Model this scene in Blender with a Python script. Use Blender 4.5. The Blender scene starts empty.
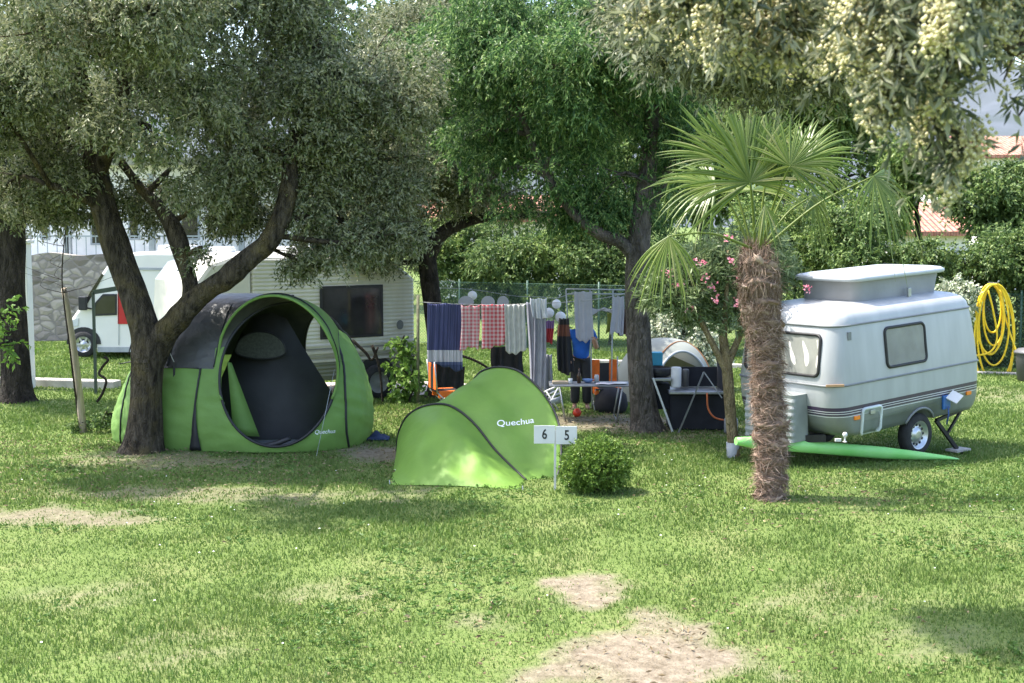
import bpy, bmesh, math, random
import numpy as np
from mathutils import Vector, Matrix
from mathutils.bvhtree import BVHTree

random.seed(7)
RNG = np.random.default_rng(11)
sc = bpy.context.scene
col = sc.collection
PI = math.pi
R = math.radians

# ------------------------------------------------------------------ camera, sky, sun, exposure
CAM_H, FPX, HZ = 3.3, 1300.0, 225.0
PITCH = math.atan((341.5 - HZ) / FPX)
cd = bpy.data.cameras.new('camera')
cam = bpy.data.objects.new('camera', cd)
col.objects.link(cam)
cam.location = (0, 0, CAM_H)
cam.rotation_euler = (PI / 2 - PITCH, 0, 0)
cd.sensor_width = 36.0
cd.lens = FPX / 1024 * 36
cd.clip_start = 0.1
cd.clip_end = 6000
cd.dof.use_dof = True
cd.dof.focus_distance = 18.0
cd.dof.aperture_fstop = 5.6
sc.camera = cam

SUN_EL, SUN_AZ = R(62), R(280)         # azimuth clockwise from +Y: the sun stands to the left, a little behind
world = bpy.data.worlds.new('World')
sc.world = world
world.use_nodes = True
wn = world.node_tree
bg = wn.nodes['Background']
sky = wn.nodes.new('ShaderNodeTexSky')
sky.sky_type = 'NISHITA'
sky.sun_disc = False
sky.sun_elevation = SUN_EL
sky.sun_rotation = SUN_AZ
sky.air_density = 1.0
sky.dust_density = 2.6
sky.ozone_density = 1.0
wn.links.new(sky.outputs[0], bg.inputs[0])
bg.inputs[1].default_value = 0.15
sd = bpy.data.lights.new('sun', 'SUN')
sd.energy = 2.7
sd.angle = R(0.55)
sd.color = (1.0, 0.95, 0.86)
sun = bpy.data.objects.new('sun', sd)
col.objects.link(sun)
sun.location = (-20, 0, 40)
_sdir = Vector((math.sin(SUN_AZ) * math.cos(SUN_EL), math.cos(SUN_AZ) * math.cos(SUN_EL), math.sin(SUN_EL)))
sun.rotation_euler = _sdir.to_track_quat('Z', 'Y').to_euler()
sc.view_settings.view_transform = 'Standard'
sc.view_settings.look = 'None'
sc.view_settings.gamma = 1.0
sc.view_settings.exposure = 2.05
sc.cycles.use_denoising = True
sc.cycles.max_bounces = 8
sc.cycles.transparent_max_bounces = 12

# ------------------------------------------------------------------ pixel -> world
_FW = np.array([0, math.cos(PITCH), -math.sin(PITCH)])
_UP = np.array([0, math.sin(PITCH), math.cos(PITCH)])


def ray(px, py):
    return _FW + (px - 512) / FPX * np.array([1.0, 0, 0]) + (341.5 - py) / FPX * _UP


def P(px, py, Y):
    d = ray(px, py)
    q = d * (Y / d[1])
    return np.array([q[0], q[1], q[2] + CAM_H])


def gz(x, y):
    return 0.03 * np.sin(0.55 * x + 0.31 * y + 1.0) + 0.025 * np.sin(-0.42 * x + 0.63 * y) + 0.012 * np.sin(1.9 * x + 1.3 * y)


def G(px, py):
    d = ray(px, py)
    q = d * (CAM_H / -d[2])
    return np.array([q[0], q[1], float(gz(q[0], q[1]))])


def noise2(x, y, f, seed):
    r = np.random.default_rng(seed)
    s = 0
    for k in range(6):
        a = r.uniform(0, 2 * PI)
        ff = f * r.uniform(0.6, 1.7)
        s = s + np.sin(ff * (x * math.cos(a) + y * math.sin(a)) + r.uniform(0, 6.28))
    return s / 6


def noise3(p, f, seed):
    r = np.random.default_rng(seed)
    s = 0
    for k in range(7):
        a = r.normal(size=3)
        a /= np.linalg.norm(a)
        s = s + np.sin(f * r.uniform(0.6, 1.7) * (p @ a) + r.uniform(0, 6.28))
    return s / 7


# ------------------------------------------------------------------ objects
def tag(o, label=None, cat=None, group=None, kind=None):
    if label: o['label'] = label
    if cat: o['category'] = cat
    if group: o['group'] = group
    if kind: o['kind'] = kind
    return o


def thing(name, label, cat, loc=(0, 0, 0), group=None, rot=(0, 0, 0)):
    o = bpy.data.objects.new(name, None)
    col.objects.link(o)
    o.location = [float(v) for v in loc]
    o.rotation_euler = rot
    o.empty_display_size = 0.2
    return tag(o, label, cat, group)


def link_mesh(name, me, parent=None, org=None):
    o = bpy.data.objects.new(name, me)
    col.objects.link(o)
    if parent is not None:
        o.parent = parent
    if org is not None:
        o.location = [float(v) for v in org]
    return o


def copy_tree(o, parent=None):
    c = o.copy()
    col.objects.link(c)
    c.parent = parent
    for ch in list(o.children):
        copy_tree(ch, c)
    return c


class MB:
    """collects geometry for one mesh object"""
    def __init__(s):
        s.V, s.F, s.n = [], [], 0

    def add(s, V, F, mi=0, smooth=False):
        V = np.asarray(V, float).reshape(-1, 3)
        if isinstance(F, np.ndarray):
            s.F.append((F + s.n, mi, smooth))
        else:
            by = {}
            for f in F:
                by.setdefault(len(f), []).append(f)
            for k in by:
                s.F.append((np.array(by[k], int) + s.n, mi, smooth))
        s.V.append(V)
        s.n += len(V)

    def box(s, c, size, rot=None, mi=0):
        a = np.array([[x, y, z] for x in (-.5, .5) for y in (-.5, .5) for z in (-.5, .5)]) * np.asarray(size, float)
        if rot is not None:
            a = a @ np.array(rot).T
        s.add(a + np.asarray(c, float), [(0, 1, 3, 2), (4, 6, 7, 5), (0, 4, 5, 1), (2, 3, 7, 6), (0, 2, 6, 4), (1, 5, 7, 3)], mi)

    def bar(s, a, b, w, h=None, mi=0, up=(0, 0, 1)):
        a = np.asarray(a, float); b = np.asarray(b, float)
        h = h or w
        d = b - a; L = np.linalg.norm(d); d /= L
        x = np.cross(np.asarray(up, float), d)
        if np.linalg.norm(x) < 1e-4: x = np.cross(np.array([1., 0, 0]), d)
        x /= np.linalg.norm(x); z = np.cross(d, x)
        s.box((a + b) / 2, (w, L, h), np.stack([x, d, z], 1), mi)

    def tube(s, pts, r, seg=8, mi=0, closed=False, rough=0, seed=0, smooth=True, rfreq=9):
        p = np.asarray(pts, float)
        n = len(p)
        r = np.broadcast_to(np.asarray(r, float), (n,))
        if closed:
            t = np.roll(p, -1, 0) - np.roll(p, 1, 0)
        else:
            t = np.gradient(p, axis=0)
        t /= np.linalg.norm(t, axis=1)[:, None] + 1e-9
        u = np.cross(t[0], [0.3, 0.9, 0.2]);
        if np.linalg.norm(u) < 1e-3: u = np.cross(t[0], [1, 0, 0])
        us = []
        for k in range(n):
            u = u - t[k] * (u @ t[k]); u = u / np.linalg.norm(u); us.append(u)
        us = np.array(us); vs = np.cross(t, us)
        a = np.arange(seg) * 2 * PI / seg
        V = p[:, None] + r[:, None, None] * (us[:, None] * np.cos(a)[None, :, None] + vs[:, None] * np.sin(a)[None, :, None])
        if rough:
            dirv = (V - p[:, None])
            nz = noise3(V.reshape(-1, 3) * np.array([1, 1, .35]), rfreq, 31 + seed).reshape(n, seg) + .5 * noise3(V.reshape(-1, 3) * np.array([1, 1, .3]), rfreq * 2.6, 77 + seed).reshape(n, seg)
            V = V + dirv * (rough * nz)[:, :, None]
        V = V.reshape(-1, 3)
        i = np.arange(n if closed else n - 1)[:, None]; j = np.arange(seg)[None]
        i2 = (i + 1) % n; j2 = (j + 1) % seg
        F = np.stack([i * seg + j, i * seg + j2, i2 * seg + j2, i2 * seg + j], -1).reshape(-1, 4)
        s.add(V, F, mi, smooth)
        if not closed:
            m = s.n - len(V)
            s.F.append((np.array([[m + k for k in range(seg)][::-1]]), mi, False))
            s.F.append((np.array([[m + (n - 1) * seg + k for k in range(seg)]]), mi, False))

    def grid(s, A, mi=0, smooth=True, wrap=False, mask=None):
        A = np.asarray(A, float)
        nu, nv = A.shape[:2]
        i = np.arange(nu - 1)[:, None]; j = np.arange(nv if wrap else nv - 1)[None]
        j2 = (j + 1) % nv
        F = np.stack([i * nv + j, i * nv + j2, (i + 1) * nv + j2, (i + 1) * nv + j], -1)
        if mask is not None:
            F = F[mask]
        s.add(A.reshape(-1, 3), F.reshape(-1, 4), mi, smooth)

    def lathe(s, prof, c=(0, 0, 0), seg=24, mi=0, axis='z', smooth=True):
        a = np.arange(seg) * 2 * PI / seg
        pr = np.asarray(prof, float)
        A = np.stack([pr[:, 0:1] * np.cos(a), pr[:, 0:1] * np.sin(a), np.repeat(pr[:, 1:2], seg, 1)], -1)
        if axis == 'y': A = A[..., [0, 2, 1]]
        if axis == 'x': A = A[..., [2, 0, 1]]
        s.grid(A + np.asarray(c, float), mi, smooth, wrap=True)

    def prism(s, poly, n, mi=0):
        """poly: list of 3-D points in one plane, n: extrusion vector"""
        p = np.asarray(poly, float); k = len(p)
        V = np.concatenate([p, p + np.asarray(n, float)])
        F = [tuple(range(k))[::-1], tuple(range(k, 2 * k))] + [(i, (i + 1) % k, k + (i + 1) % k, k + i) for i in range(k)]
        s.add(V, F, mi)

    def build(s, name, mats, parent=None, org=None, bevel=0, local=False, solid=0):
        V = np.concatenate(s.V)
        o3 = np.zeros(3)
        if org is not None: o3 = np.asarray(org, float)
        elif parent is not None and not local: o3 = np.array(abs_loc(parent))
        V = V - o3
        me = bpy.data.meshes.new(name)
        if not isinstance(mats, (list, tuple)): mats = [mats]
        for m in mats: me.materials.append(m)
        me.vertices.add(len(V)); me.vertices.foreach_set('co', V.astype(np.float32).ravel())
        tot = np.concatenate([np.full(len(f), f.shape[1]) for f, _, _ in s.F])
        loops = np.concatenate([f.ravel() for f, _, _ in s.F])
        me.loops.add(len(loops)); me.loops.foreach_set('vertex_index', loops.astype(np.int32))
        me.polygons.add(len(tot))
        st = np.concatenate([[0], np.cumsum(tot)[:-1]])
        me.polygons.foreach_set('loop_start', st.astype(np.int32))
        me.polygons.foreach_set('material_index', np.concatenate([np.full(len(f), m) for f, m, _ in s.F]).astype(np.int32))
        me.polygons.foreach_set('use_smooth', np.concatenate([np.full(len(f), sm) for f, _, sm in s.F]))
        me.update(calc_edges=True)
        o = link_mesh(name, me, parent, org if parent is None else None)
        if bevel:
            b = o.modifiers.new('bevel', 'BEVEL'); b.width = bevel; b.segments = 2; b.limit_method = 'ANGLE'; b.angle_limit = R(40)
        if solid:
            m = o.modifiers.new('solid', 'SOLIDIFY'); m.thickness = solid
        return o


def abs_loc(o):
    v = Vector(o.location)
    while o.parent is not None:
        o = o.parent
        v = v + Vector(o.location)
    return v


def curve(pts, n=24):
    """Catmull-Rom through points of any dimension"""
    p = np.asarray(pts, float)
    p = np.concatenate([[2 * p[0] - p[1]], p, [2 * p[-1] - p[-2]]])
    k = len(p) - 3
    out = []
    for t in np.linspace(0, k, n):
        i = min(int(t), k - 1); f = t - i
        a, b, c, d = p[i:i + 4]
        out.append(.5 * (2 * b + (c - a) * f + (2 * a - 5 * b + 4 * c - d) * f * f + (3 * b - a - 3 * c + d) * f ** 3))
    return np.array(out)


# ------------------------------------------------------------------ materials
def nt(name):
    m = bpy.data.materials.new(name); m.use_nodes = True
    t = m.node_tree
    return m, t, t.nodes['Principled BSDF'], t.nodes['Material Output']


def rgb(c):
    return (c[0], c[1], c[2], 1)


def mat(name, c, rough=.6, var=.12, scale=6, bump=0, bscale=60, metal=0, spec=.4, c2=None, sheen=0, stretch=None, trans=0):
    m, t, b, out = nt(name)
    N, L = t.nodes.new, t.links.new
    tc = N('ShaderNodeTexCoord')
    src = tc.outputs['Object']
    if stretch:
        mp = N('ShaderNodeMapping'); mp.inputs['Scale'].default_value = stretch
        L(src, mp.inputs[0]); src = mp.outputs[0]
    no = N('ShaderNodeTexNoise'); no.inputs['Scale'].default_value = scale; no.inputs['Detail'].default_value = 5
    L(src, no.inputs['Vector'])
    cr = N('ShaderNodeValToRGB')
    lo = c2 or [v * (1 - var) for v in c]
    hi = c if c2 else [min(1, v * (1 + var)) for v in c]
    cr.color_ramp.elements[0].color = rgb(lo); cr.color_ramp.elements[1].color = rgb(hi)
    cr.color_ramp.elements[0].position = .3; cr.color_ramp.elements[1].position = .7
    L(no.outputs[0], cr.inputs[0]); L(cr.outputs[0], b.inputs['Base Color'])
    b.inputs['Roughness'].default_value = rough; b.inputs['Metallic'].default_value = metal
    b.inputs['Specular IOR Level'].default_value = spec
    if bump:
        n2 = N('ShaderNodeTexNoise'); n2.inputs['Scale'].default_value = bscale; n2.inputs['Detail'].default_value = 6
        L(src, n2.inputs['Vector'])
        bp = N('ShaderNodeBump'); bp.inputs['Strength'].default_value = bump; bp.inputs['Distance'].default_value = .02
        L(n2.outputs[0], bp.inputs['Height']); L(bp.outputs[0], b.inputs['Normal'])
    if trans:
        tr = N('ShaderNodeBsdfTranslucent'); L(cr.outputs[0], tr.inputs[0])
        mx = N('ShaderNodeMixShader'); mx.inputs[0].default_value = trans
        L(b.outputs[0], mx.inputs[1]); L(tr.outputs[0], mx.inputs[2]); L(mx.outputs[0], out.inputs[0])
    return m


def leaf_mat(name, cols, back=None, trans=.3, rough=.5, tcol=None, spec=.35):
    m, t, b, out = nt(name)
    N, L = t.nodes.new, t.links.new
    g = N('ShaderNodeNewGeometry')
    cr = N('ShaderNodeValToRGB')
    e = cr.color_ramp.elements
    while len(e) < len(cols): e.new(.5)
    for k, c in enumerate(cols):
        e[k].position = k / (len(cols) - 1); e[k].color = rgb(c)
    L(g.outputs['Random Per Island'], cr.inputs[0])
    c = cr.outputs[0]
    if back:
        mx = N('ShaderNodeMix'); mx.data_type = 'RGBA'
        L(g.outputs['Backfacing'], mx.inputs['Factor']); L(c, mx.inputs[6]); mx.inputs[7].default_value = rgb(back)
        c = mx.outputs[2]
    L(c, b.inputs['Base Color']); b.inputs['Roughness'].default_value = rough
    b.inputs['Specular IOR Level'].default_value = spec
    tr = N('ShaderNodeBsdfTranslucent')
    if tcol: tr.inputs[0].default_value = rgb(tcol)
    else: L(c, tr.inputs[0])
    ms = N('ShaderNodeMixShader'); ms.inputs[0].default_value = trans
    L(b.outputs[0], ms.inputs[1]); L(tr.outputs[0], ms.inputs[2]); L(ms.outputs[0], out.inputs[0])
    return m


def bark_mat(name, c1, c2, scale=14, moss=None):
    m, t, b, out = nt(name)
    N, L = t.nodes.new, t.links.new
    tc = N('ShaderNodeTexCoord'); mp = N('ShaderNodeMapping'); mp.inputs['Scale'].default_value = (1, 1, .28)
    L(tc.outputs['Object'], mp.inputs[0])
    vo = N('ShaderNodeTexVoronoi'); vo.inputs['Scale'].default_value = scale * 1.3; vo.feature = 'DISTANCE_TO_EDGE'
    no = N('ShaderNodeTexNoise'); no.inputs['Scale'].default_value = scale; no.inputs['Detail'].default_value = 8
    no2 = N('ShaderNodeTexNoise'); no2.inputs['Scale'].default_value = 3; no2.inputs['Detail'].default_value = 4
    L(mp.outputs[0], no.inputs['Vector']); L(tc.outputs['Object'], no2.inputs['Vector'])
    ad = N('ShaderNodeVectorMath'); ad.operation = 'MULTIPLY_ADD'; ad.inputs[1].default_value = (.15, .15, .15)
    L(no.outputs['Color'], ad.inputs[0]); L(mp.outputs[0], ad.inputs[2]); L(ad.outputs[0], vo.inputs['Vector'])
    cr = N('ShaderNodeValToRGB'); cr.color_ramp.elements[0].color = rgb(c1); cr.color_ramp.elements[1].color = rgb(c2)
    cr.color_ramp.elements[0].position = .35; cr.color_ramp.elements[1].position = .68
    L(no.outputs[0], cr.inputs[0])
    mx = N('ShaderNodeMix'); mx.data_type = 'RGBA'
    c3 = moss or [v * .55 for v in c1]
    mx.inputs[7].default_value = rgb(c3)
    rp = N('ShaderNodeMapRange'); rp.inputs[1].default_value = .5; rp.inputs[2].default_value = .66; rp.inputs[4].default_value = .7
    L(no2.outputs[0], rp.inputs[0]); L(rp.outputs[0], mx.inputs['Factor']); L(cr.outputs[0], mx.inputs[6])
    L(mx.outputs[2], b.inputs['Base Color']); b.inputs['Roughness'].default_value = .9; b.inputs['Specular IOR Level'].default_value = .15
    ma = N('ShaderNodeMath'); ma.operation = 'MULTIPLY_ADD'; ma.inputs[1].default_value = 2.0
    L(vo.outputs[0], ma.inputs[0]); L(no.outputs[0], ma.inputs[2])
    bp = N('ShaderNodeBump'); bp.inputs['Strength'].default_value = 1.0; bp.inputs['Distance'].default_value = .07
    L(ma.outputs[0], bp.inputs['Height']); L(bp.outputs[0], b.inputs['Normal'])
    return m


def glass_mat(name, tint=(.05, .055, .06), clear=.5, rough=.05):
    m, t, b, out = nt(name)
    N, L = t.nodes.new, t.links.new
    b.inputs['Base Color'].default_value = rgb(tint); b.inputs['Roughness'].default_value = rough
    tp = N('ShaderNodeBsdfTransparent'); tp.inputs[0].default_value = (.85, .87, .86, 1)
    ms = N('ShaderNodeMixShader'); ms.inputs[0].default_value = clear
    L(b.outputs[0], ms.inputs[1]); L(tp.outputs[0], ms.inputs[2]); L(ms.outputs[0], out.inputs[0])
    return m


def band_mat(name, stops, axis='Z', rough=.4, bump=0, ribs=0, var=.06, spec=.5):
    """constant colour bands along one object axis: stops = [(value, colour)] in metres, ascending"""
    m, t, b, out = nt(name)
    N, L = t.nodes.new, t.links.new
    tc = N('ShaderNodeTexCoord'); sp = N('ShaderNodeSeparateXYZ'); L(tc.outputs['Object'], sp.inputs[0])
    lo, hi = stops[0][0] - 1.0, stops[-1][0] + .5
    mr = N('ShaderNodeMapRange'); mr.inputs[1].default_value = lo; mr.inputs[2].default_value = hi
    L(sp.outputs[axis], mr.inputs[0])
    cr = N('ShaderNodeValToRGB'); cr.color_ramp.interpolation = 'CONSTANT'
    e = cr.color_ramp.elements
    while len(e) < len(stops): e.new(.9)
    for k, (v, c) in enumerate(stops):
        e[k].position = 0 if k == 0 else (v - lo) / (hi - lo); e[k].color = rgb(c)
    L(mr.outputs[0], cr.inputs[0])
    no = N('ShaderNodeTexNoise'); no.inputs['Scale'].default_value = 5; no.inputs['Detail'].default_value = 7
    mps = N('ShaderNodeMapping'); mps.inputs['Scale'].default_value = (1, 1, .22)
    L(tc.outputs['Object'], mps.inputs[0]); L(mps.outputs[0], no.inputs['Vector'])
    hs = N('ShaderNodeMix'); hs.data_type = 'RGBA'; hs.blend_type = 'MULTIPLY'; hs.inputs['Factor'].default_value = 1
    m2 = N('ShaderNodeMapRange'); m2.inputs[1].default_value = .3; m2.inputs[2].default_value = .7; m2.inputs[3].default_value = 1 - var * 2; m2.inputs[4].default_value = 1
    L(no.outputs[0], m2.inputs[0])
    cb = N('ShaderNodeCombineColor'); [L(m2.outputs[0], cb.inputs[i]) for i in range(3)]
    L(cr.outputs[0], hs.inputs[6]); L(cb.outputs[0], hs.inputs[7])
    L(hs.outputs[2], b.inputs['Base Color']); b.inputs['Roughness'].default_value = rough; b.inputs['Specular IOR Level'].default_value = spec
    if ribs:
        w = N('ShaderNodeMath'); w.operation = 'MULTIPLY'; w.inputs[1].default_value = ribs * 2 * PI
        sn = N('ShaderNodeMath'); sn.operation = 'SINE'
        L(sp.outputs['Z'], w.inputs[0]); L(w.outputs[0], sn.inputs[0])
        bp = N('ShaderNodeBump'); bp.inputs['Strength'].default_value = bump; bp.inputs['Distance'].default_value = .02
        L(sn.outputs[0], bp.inputs['Height']); L(bp.outputs[0], b.inputs['Normal'])
    return m


def check_mat(name, base, colr, n=16.0):
    """gingham: two crossing sets of stripes"""
    m, t, b, out = nt(name)
    N, L = t.nodes.new, t.links.new
    tc = N('ShaderNodeTexCoord'); sp = N('ShaderNodeSeparateXYZ'); L(tc.outputs['Object'], sp.inputs[0])
    st = []
    for a in ('X', 'Z'):
        mu = N('ShaderNodeMath'); mu.operation = 'MULTIPLY'; mu.inputs[1].default_value = n
        fr = N('ShaderNodeMath'); fr.operation = 'FRACT'; gt = N('ShaderNodeMath'); gt.operation = 'GREATER_THAN'; gt.inputs[1].default_value = .5
        L(sp.outputs[a], mu.inputs[0]); L(mu.outputs[0], fr.inputs[0]); L(fr.outputs[0], gt.inputs[0]); st.append(gt)
    ad = N('ShaderNodeMath'); ad.operation = 'ADD'; L(st[0].outputs[0], ad.inputs[0]); L(st[1].outputs[0], ad.inputs[1])
    hf = N('ShaderNodeMath'); hf.operation = 'MULTIPLY'; hf.inputs[1].default_value = .5; L(ad.outputs[0], hf.inputs[0])
    mx = N('ShaderNodeMix'); mx.data_type = 'RGBA'; mx.inputs[6].default_value = rgb(base); mx.inputs[7].default_value = rgb(colr)
    L(hf.outputs[0], mx.inputs['Factor']); L(mx.outputs[2], b.inputs['Base Color']); b.inputs['Roughness'].default_value = .9
    tr = N('ShaderNodeBsdfTranslucent'); L(mx.outputs[2], tr.inputs[0])
    ms = N('ShaderNodeMixShader'); ms.inputs[0].default_value = .3
    L(b.outputs[0], ms.inputs[1]); L(tr.outputs[0], ms.inputs[2]); L(ms.outputs[0], out.inputs[0])
    return m


def tile_mat(name):
    m, t, b, out = nt(name)
    N, L = t.nodes.new, t.links.new
    tc = N('ShaderNodeTexCoord')
    w = N('ShaderNodeTexWave'); w.inputs['Scale'].default_value = 1.6; w.inputs['Distortion'].default_value = .4; w.bands_direction = 'X'
    L(tc.outputs['Object'], w.inputs['Vector'])
    no = N('ShaderNodeTexNoise'); no.inputs['Scale'].default_value = 5; no.inputs['Detail'].default_value = 4; L(tc.outputs['Object'], no.inputs['Vector'])
    cr = N('ShaderNodeValToRGB'); cr.color_ramp.elements[0].color = (.28, .1, .06, 1); cr.color_ramp.elements[1].color = (.55, .27, .19, 1)
    cr.color_ramp.elements[0].position = .3; cr.color_ramp.elements[1].position = .65
    L(no.outputs[0], cr.inputs[0]); L(cr.outputs[0], b.inputs['Base Color']); b.inputs['Roughness'].default_value = .9
    bp = N('ShaderNodeBump'); bp.inputs['Distance'].default_value = .08; L(w.outputs[0], bp.inputs['Height']); L(bp.outputs[0], b.inputs['Normal'])
    return m


OLIVE_LEAF = leaf_mat('olive_leaf', [(.03, .045, .012), (.075, .105, .034), (.145, .18, .066), (.38, .38, .20)], back=(.28, .29, .18), trans=.3, rough=.42)
OLIVE_NEAR = leaf_mat('olive_leaf_near', [(.04, .055, .028), (.08, .1, .05), (.15, .165, .08)], back=(.28, .29, .19), trans=.3, rough=.4)
FEATHER = leaf_mat('feather_leaf', [(.022, .06, .016), (.055, .125, .034), (.115, .215, .06), (.32, .43, .15)], trans=.42, rough=.45)
BUSHY = leaf_mat('shrub_leaf', [(.035, .07, .018), (.075, .13, .032), (.13, .20, .055), (.25, .32, .10)], trans=.3, rough=.5)
BUSHY2 = leaf_mat('shrub_leaf_light', [(.06, .11, .028), (.12, .195, .045), (.2, .28, .07), (.32, .38, .12)], trans=.35, rough=.5)
BOXLEAF = leaf_mat('box_leaf', [(.06, .12, .018), (.13, .22, .035), (.24, .34, .07)], trans=.25, rough=.4)
OLEANDER = leaf_mat('oleander_leaf', [(.08, .125, .05), (.16, .22, .09), (.28, .34, .17)], trans=.3, rough=.4)
PALE = leaf_mat('pale_leaf', [(.08, .13, .05), (.35, .4, .26), (.62, .64, .48), (.7, .7, .55)], trans=.25, rough=.6)
PALMLEAF = leaf_mat('palm_leaf', [(.075, .13, .018), (.125, .185, .032), (.185, .235, .055), (.32, .31, .16)], trans=.35, rough=.35)
GRASSM = leaf_mat('grass_blade', [(.083, .152, .026), (.107, .178, .034), (.132, .20, .043), (.172, .222, .07)], trans=.42, rough=.6)


def patchy(m):
    """straw-coloured and greener patches a metre or so across, on top of the blade-to-blade variation"""
    t = m.node_tree; N, L = t.nodes.new, t.links.new
    b = t.nodes['Principled BSDF']; cr = b.inputs['Base Color'].links[0].from_socket
    tc = N('ShaderNodeTexCoord'); mp = N('ShaderNodeMapping'); mp.inputs['Scale'].default_value = (1, 1, 0)
    L(tc.outputs['Object'], mp.inputs[0])
    out = cr
    for sc_, c_, lo, hi, amt in ((.55, (.19, .225, .08, 1), .5, .74, .35), (1.9, (.075, .155, .026, 1), .5, .7, .5), (6.0, (.25, .225, .125, 1), .6, .78, .3)):
        no = N('ShaderNodeTexNoise'); no.inputs['Scale'].default_value = sc_; no.inputs['Detail'].default_value = 4
        L(mp.outputs[0], no.inputs['Vector'])
        mr = N('ShaderNodeMapRange'); mr.inputs[1].default_value = lo; mr.inputs[2].default_value = hi; mr.inputs[4].default_value = amt
        L(no.outputs[0], mr.inputs[0])
        mx = N('ShaderNodeMix'); mx.data_type = 'RGBA'; mx.inputs[7].default_value = c_
        L(mr.outputs[0], mx.inputs['Factor']); L(out, mx.inputs[6]); out = mx.outputs[2]
    L(out, b.inputs['Base Color'])
    for n in t.nodes:
        if n.type == 'BSDF_TRANSLUCENT': L(out, n.inputs[0])


patchy(GRASSM)
PINK = leaf_mat('pink_petal', [(.62, .14, .22), (.75, .25, .34), (.8, .45, .5)], trans=.3, rough=.6)
CREAM = leaf_mat('cream_blossom', [(.6, .56, .3), (.72, .67, .4), (.82, .78, .55)], trans=.35, rough=.7)
VINE = leaf_mat('vine_leaf', [(.08, .16, .02), (.16, .28, .05), (.22, .34, .08)], trans=.4, rough=.5)
BARK_O = bark_mat('olive_bark', (.035, .028, .02), (.135, .11, .078), 15, moss=(.16, .125, .055))
BARK_D = bark_mat('dark_bark', (.03, .025, .02), (.085, .07, .056), 14)
BARK_G = bark_mat('grey_bark', (.075, .064, .052), (.17, .148, .122), 12, moss=(.22, .18, .15))
BARK_T = bark_mat('tan_bark', (.26, .20, .11), (.42, .34, .2), 18)
WOOD = mat('weathered_wood', (.32, .26, .19), .85, .3, 20, .4, 60, stretch=(1, 1, .1))
FIBRE = leaf_mat('palm_fibre', [(.12, .075, .052), (.23, .155, .115), (.33, .24, .185), (.44, .34, .27)], trans=.1, rough=.95, spec=.1)
BLACK = mat('black_plastic', (.018, .018, .02), .5, .3)
RUBBER = mat('tyre_rubber', (.025, .025, .026), .85, .3, 12, .3)
STEEL = mat('aluminium', (.36, .37, .38), .4, .15, 10, metal=.8)
WHITE_P = mat('white_paint', (.57, .57, .56), .35, .04, 3)
GREYP = mat('grey_plastic', (.33, .35, .37), .5, .1)
CHROME = mat('wheel_steel', (.5, .51, .53), .3, .15, 8, metal=.7)
ORANGE = mat('orange_fabric', (.75, .16, .02), .7, .15, 9, .2, trans=.15)
CONCRETE = mat('concrete', (.36, .34, .31), .9, .25, 5, .5, 40)
PLASTER = mat('white_plaster', (.82, .79, .76), .85, .08, 2, .2, 30)
GLASS = glass_mat('window_glass', clear=.68)
DGLASS = mat('dark_window', (.03, .028, .025), .08, .4, 2.5, spec=.6)
CLOTHC = mat('curtain_grey', (.62, .60, .55), .9, .15, 3)

# ------------------------------------------------------------------ ground
DIRT = []                                  # (x, y, rx, ry, strength)
for px, py, rx, ry, s in ((585, 588, .36, .5, 1.0), (655, 655, .85, .62, 1.1), (570, 672, .6, .35, .95), (672, 625, .25, .5, .9), (50, 516, 1.3, .42, .8),
                          (200, 492, 2.2, .5, .5), (398, 453, .9, .7, 1.0), (170, 460, 1.5, .6, .55), (600, 424, 2.3, .9, .85),
                          (480, 622, .3, .25, .4), (800, 600, .7, .5, .2), (985, 395, 1.2, 1.0, .35), (930, 640, .5, .5, .2), (320, 590, .5, .4, .3), (90, 600, .6, .4, .25), (180, 655, .5, .4, .25), (700, 435, 1.2, .5, .4), (380, 490, .8, .3, .35)):
    g = G(px, py)
    DIRT.append((g[0], g[1], rx, ry, s))


def dirt(x, y):
    d = np.zeros_like(x)
    wx = x + .34 * noise2(x, y, 5, 3) + .12 * noise2(x, y, 19, 5)
    wy = y + .40 * noise2(x, y, 4.5, 4) + .14 * noise2(x, y, 17, 6)
    for cx, cy, rx, ry, s in DIRT:
        q = ((wx - cx) / rx) ** 2 + ((wy - cy) / ry) ** 2
        d = np.maximum(d, s * np.clip(1.22 - .78 * q, 0, 1))
    return np.clip(d + .5 * noise2(x, y, 13, 9) * np.clip(d * 3, 0, 1) * (1.15 - d), 0, 1)


def axis_coords(a, b, fine, far):
    c = list(np.arange(a, b, fine))
    lo, hi, s = a, b, fine
    L, H = [], []
    while hi < far:
        s *= 1.35; hi += s; lo -= s; H.append(hi); L.append(lo)
    return np.array(L[::-1] + c + H)


gx = axis_coords(-12, 12, .10, 900); gy = axis_coords(7, 37, .10, 1500)
X, Y = np.meshgrid(gx, gy, indexing='ij')
Z = gz(X, Y) * np.clip(1.6 - np.hypot(X, Y - 20) / 60, 0, 1)
mb = MB(); mb.grid(np.stack([X, Y, Z], -1))
gm, t, b, out = nt('lawn_soil')
N, L = t.nodes.new, t.links.new
tc = N('ShaderNodeTexCoord')
n1 = N('ShaderNodeTexNoise'); n1.inputs['Scale'].default_value = 30; n1.inputs['Detail'].default_value = 8
n2 = N('ShaderNodeTexNoise'); n2.inputs['Scale'].default_value = 1.1; n2.inputs['Detail'].default_value = 5
for n_ in (n1, n2): L(tc.outputs['Object'], n_.inputs['Vector'])
cr = N('ShaderNodeValToRGB'); e = cr.color_ramp.elements
e[0].color = (.075, .115, .03, 1); e[1].color = (.20, .20, .09, 1); e.new(.5).color = (.115, .16, .045, 1)
e[0].position = .3; e[2].position = .72
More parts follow.
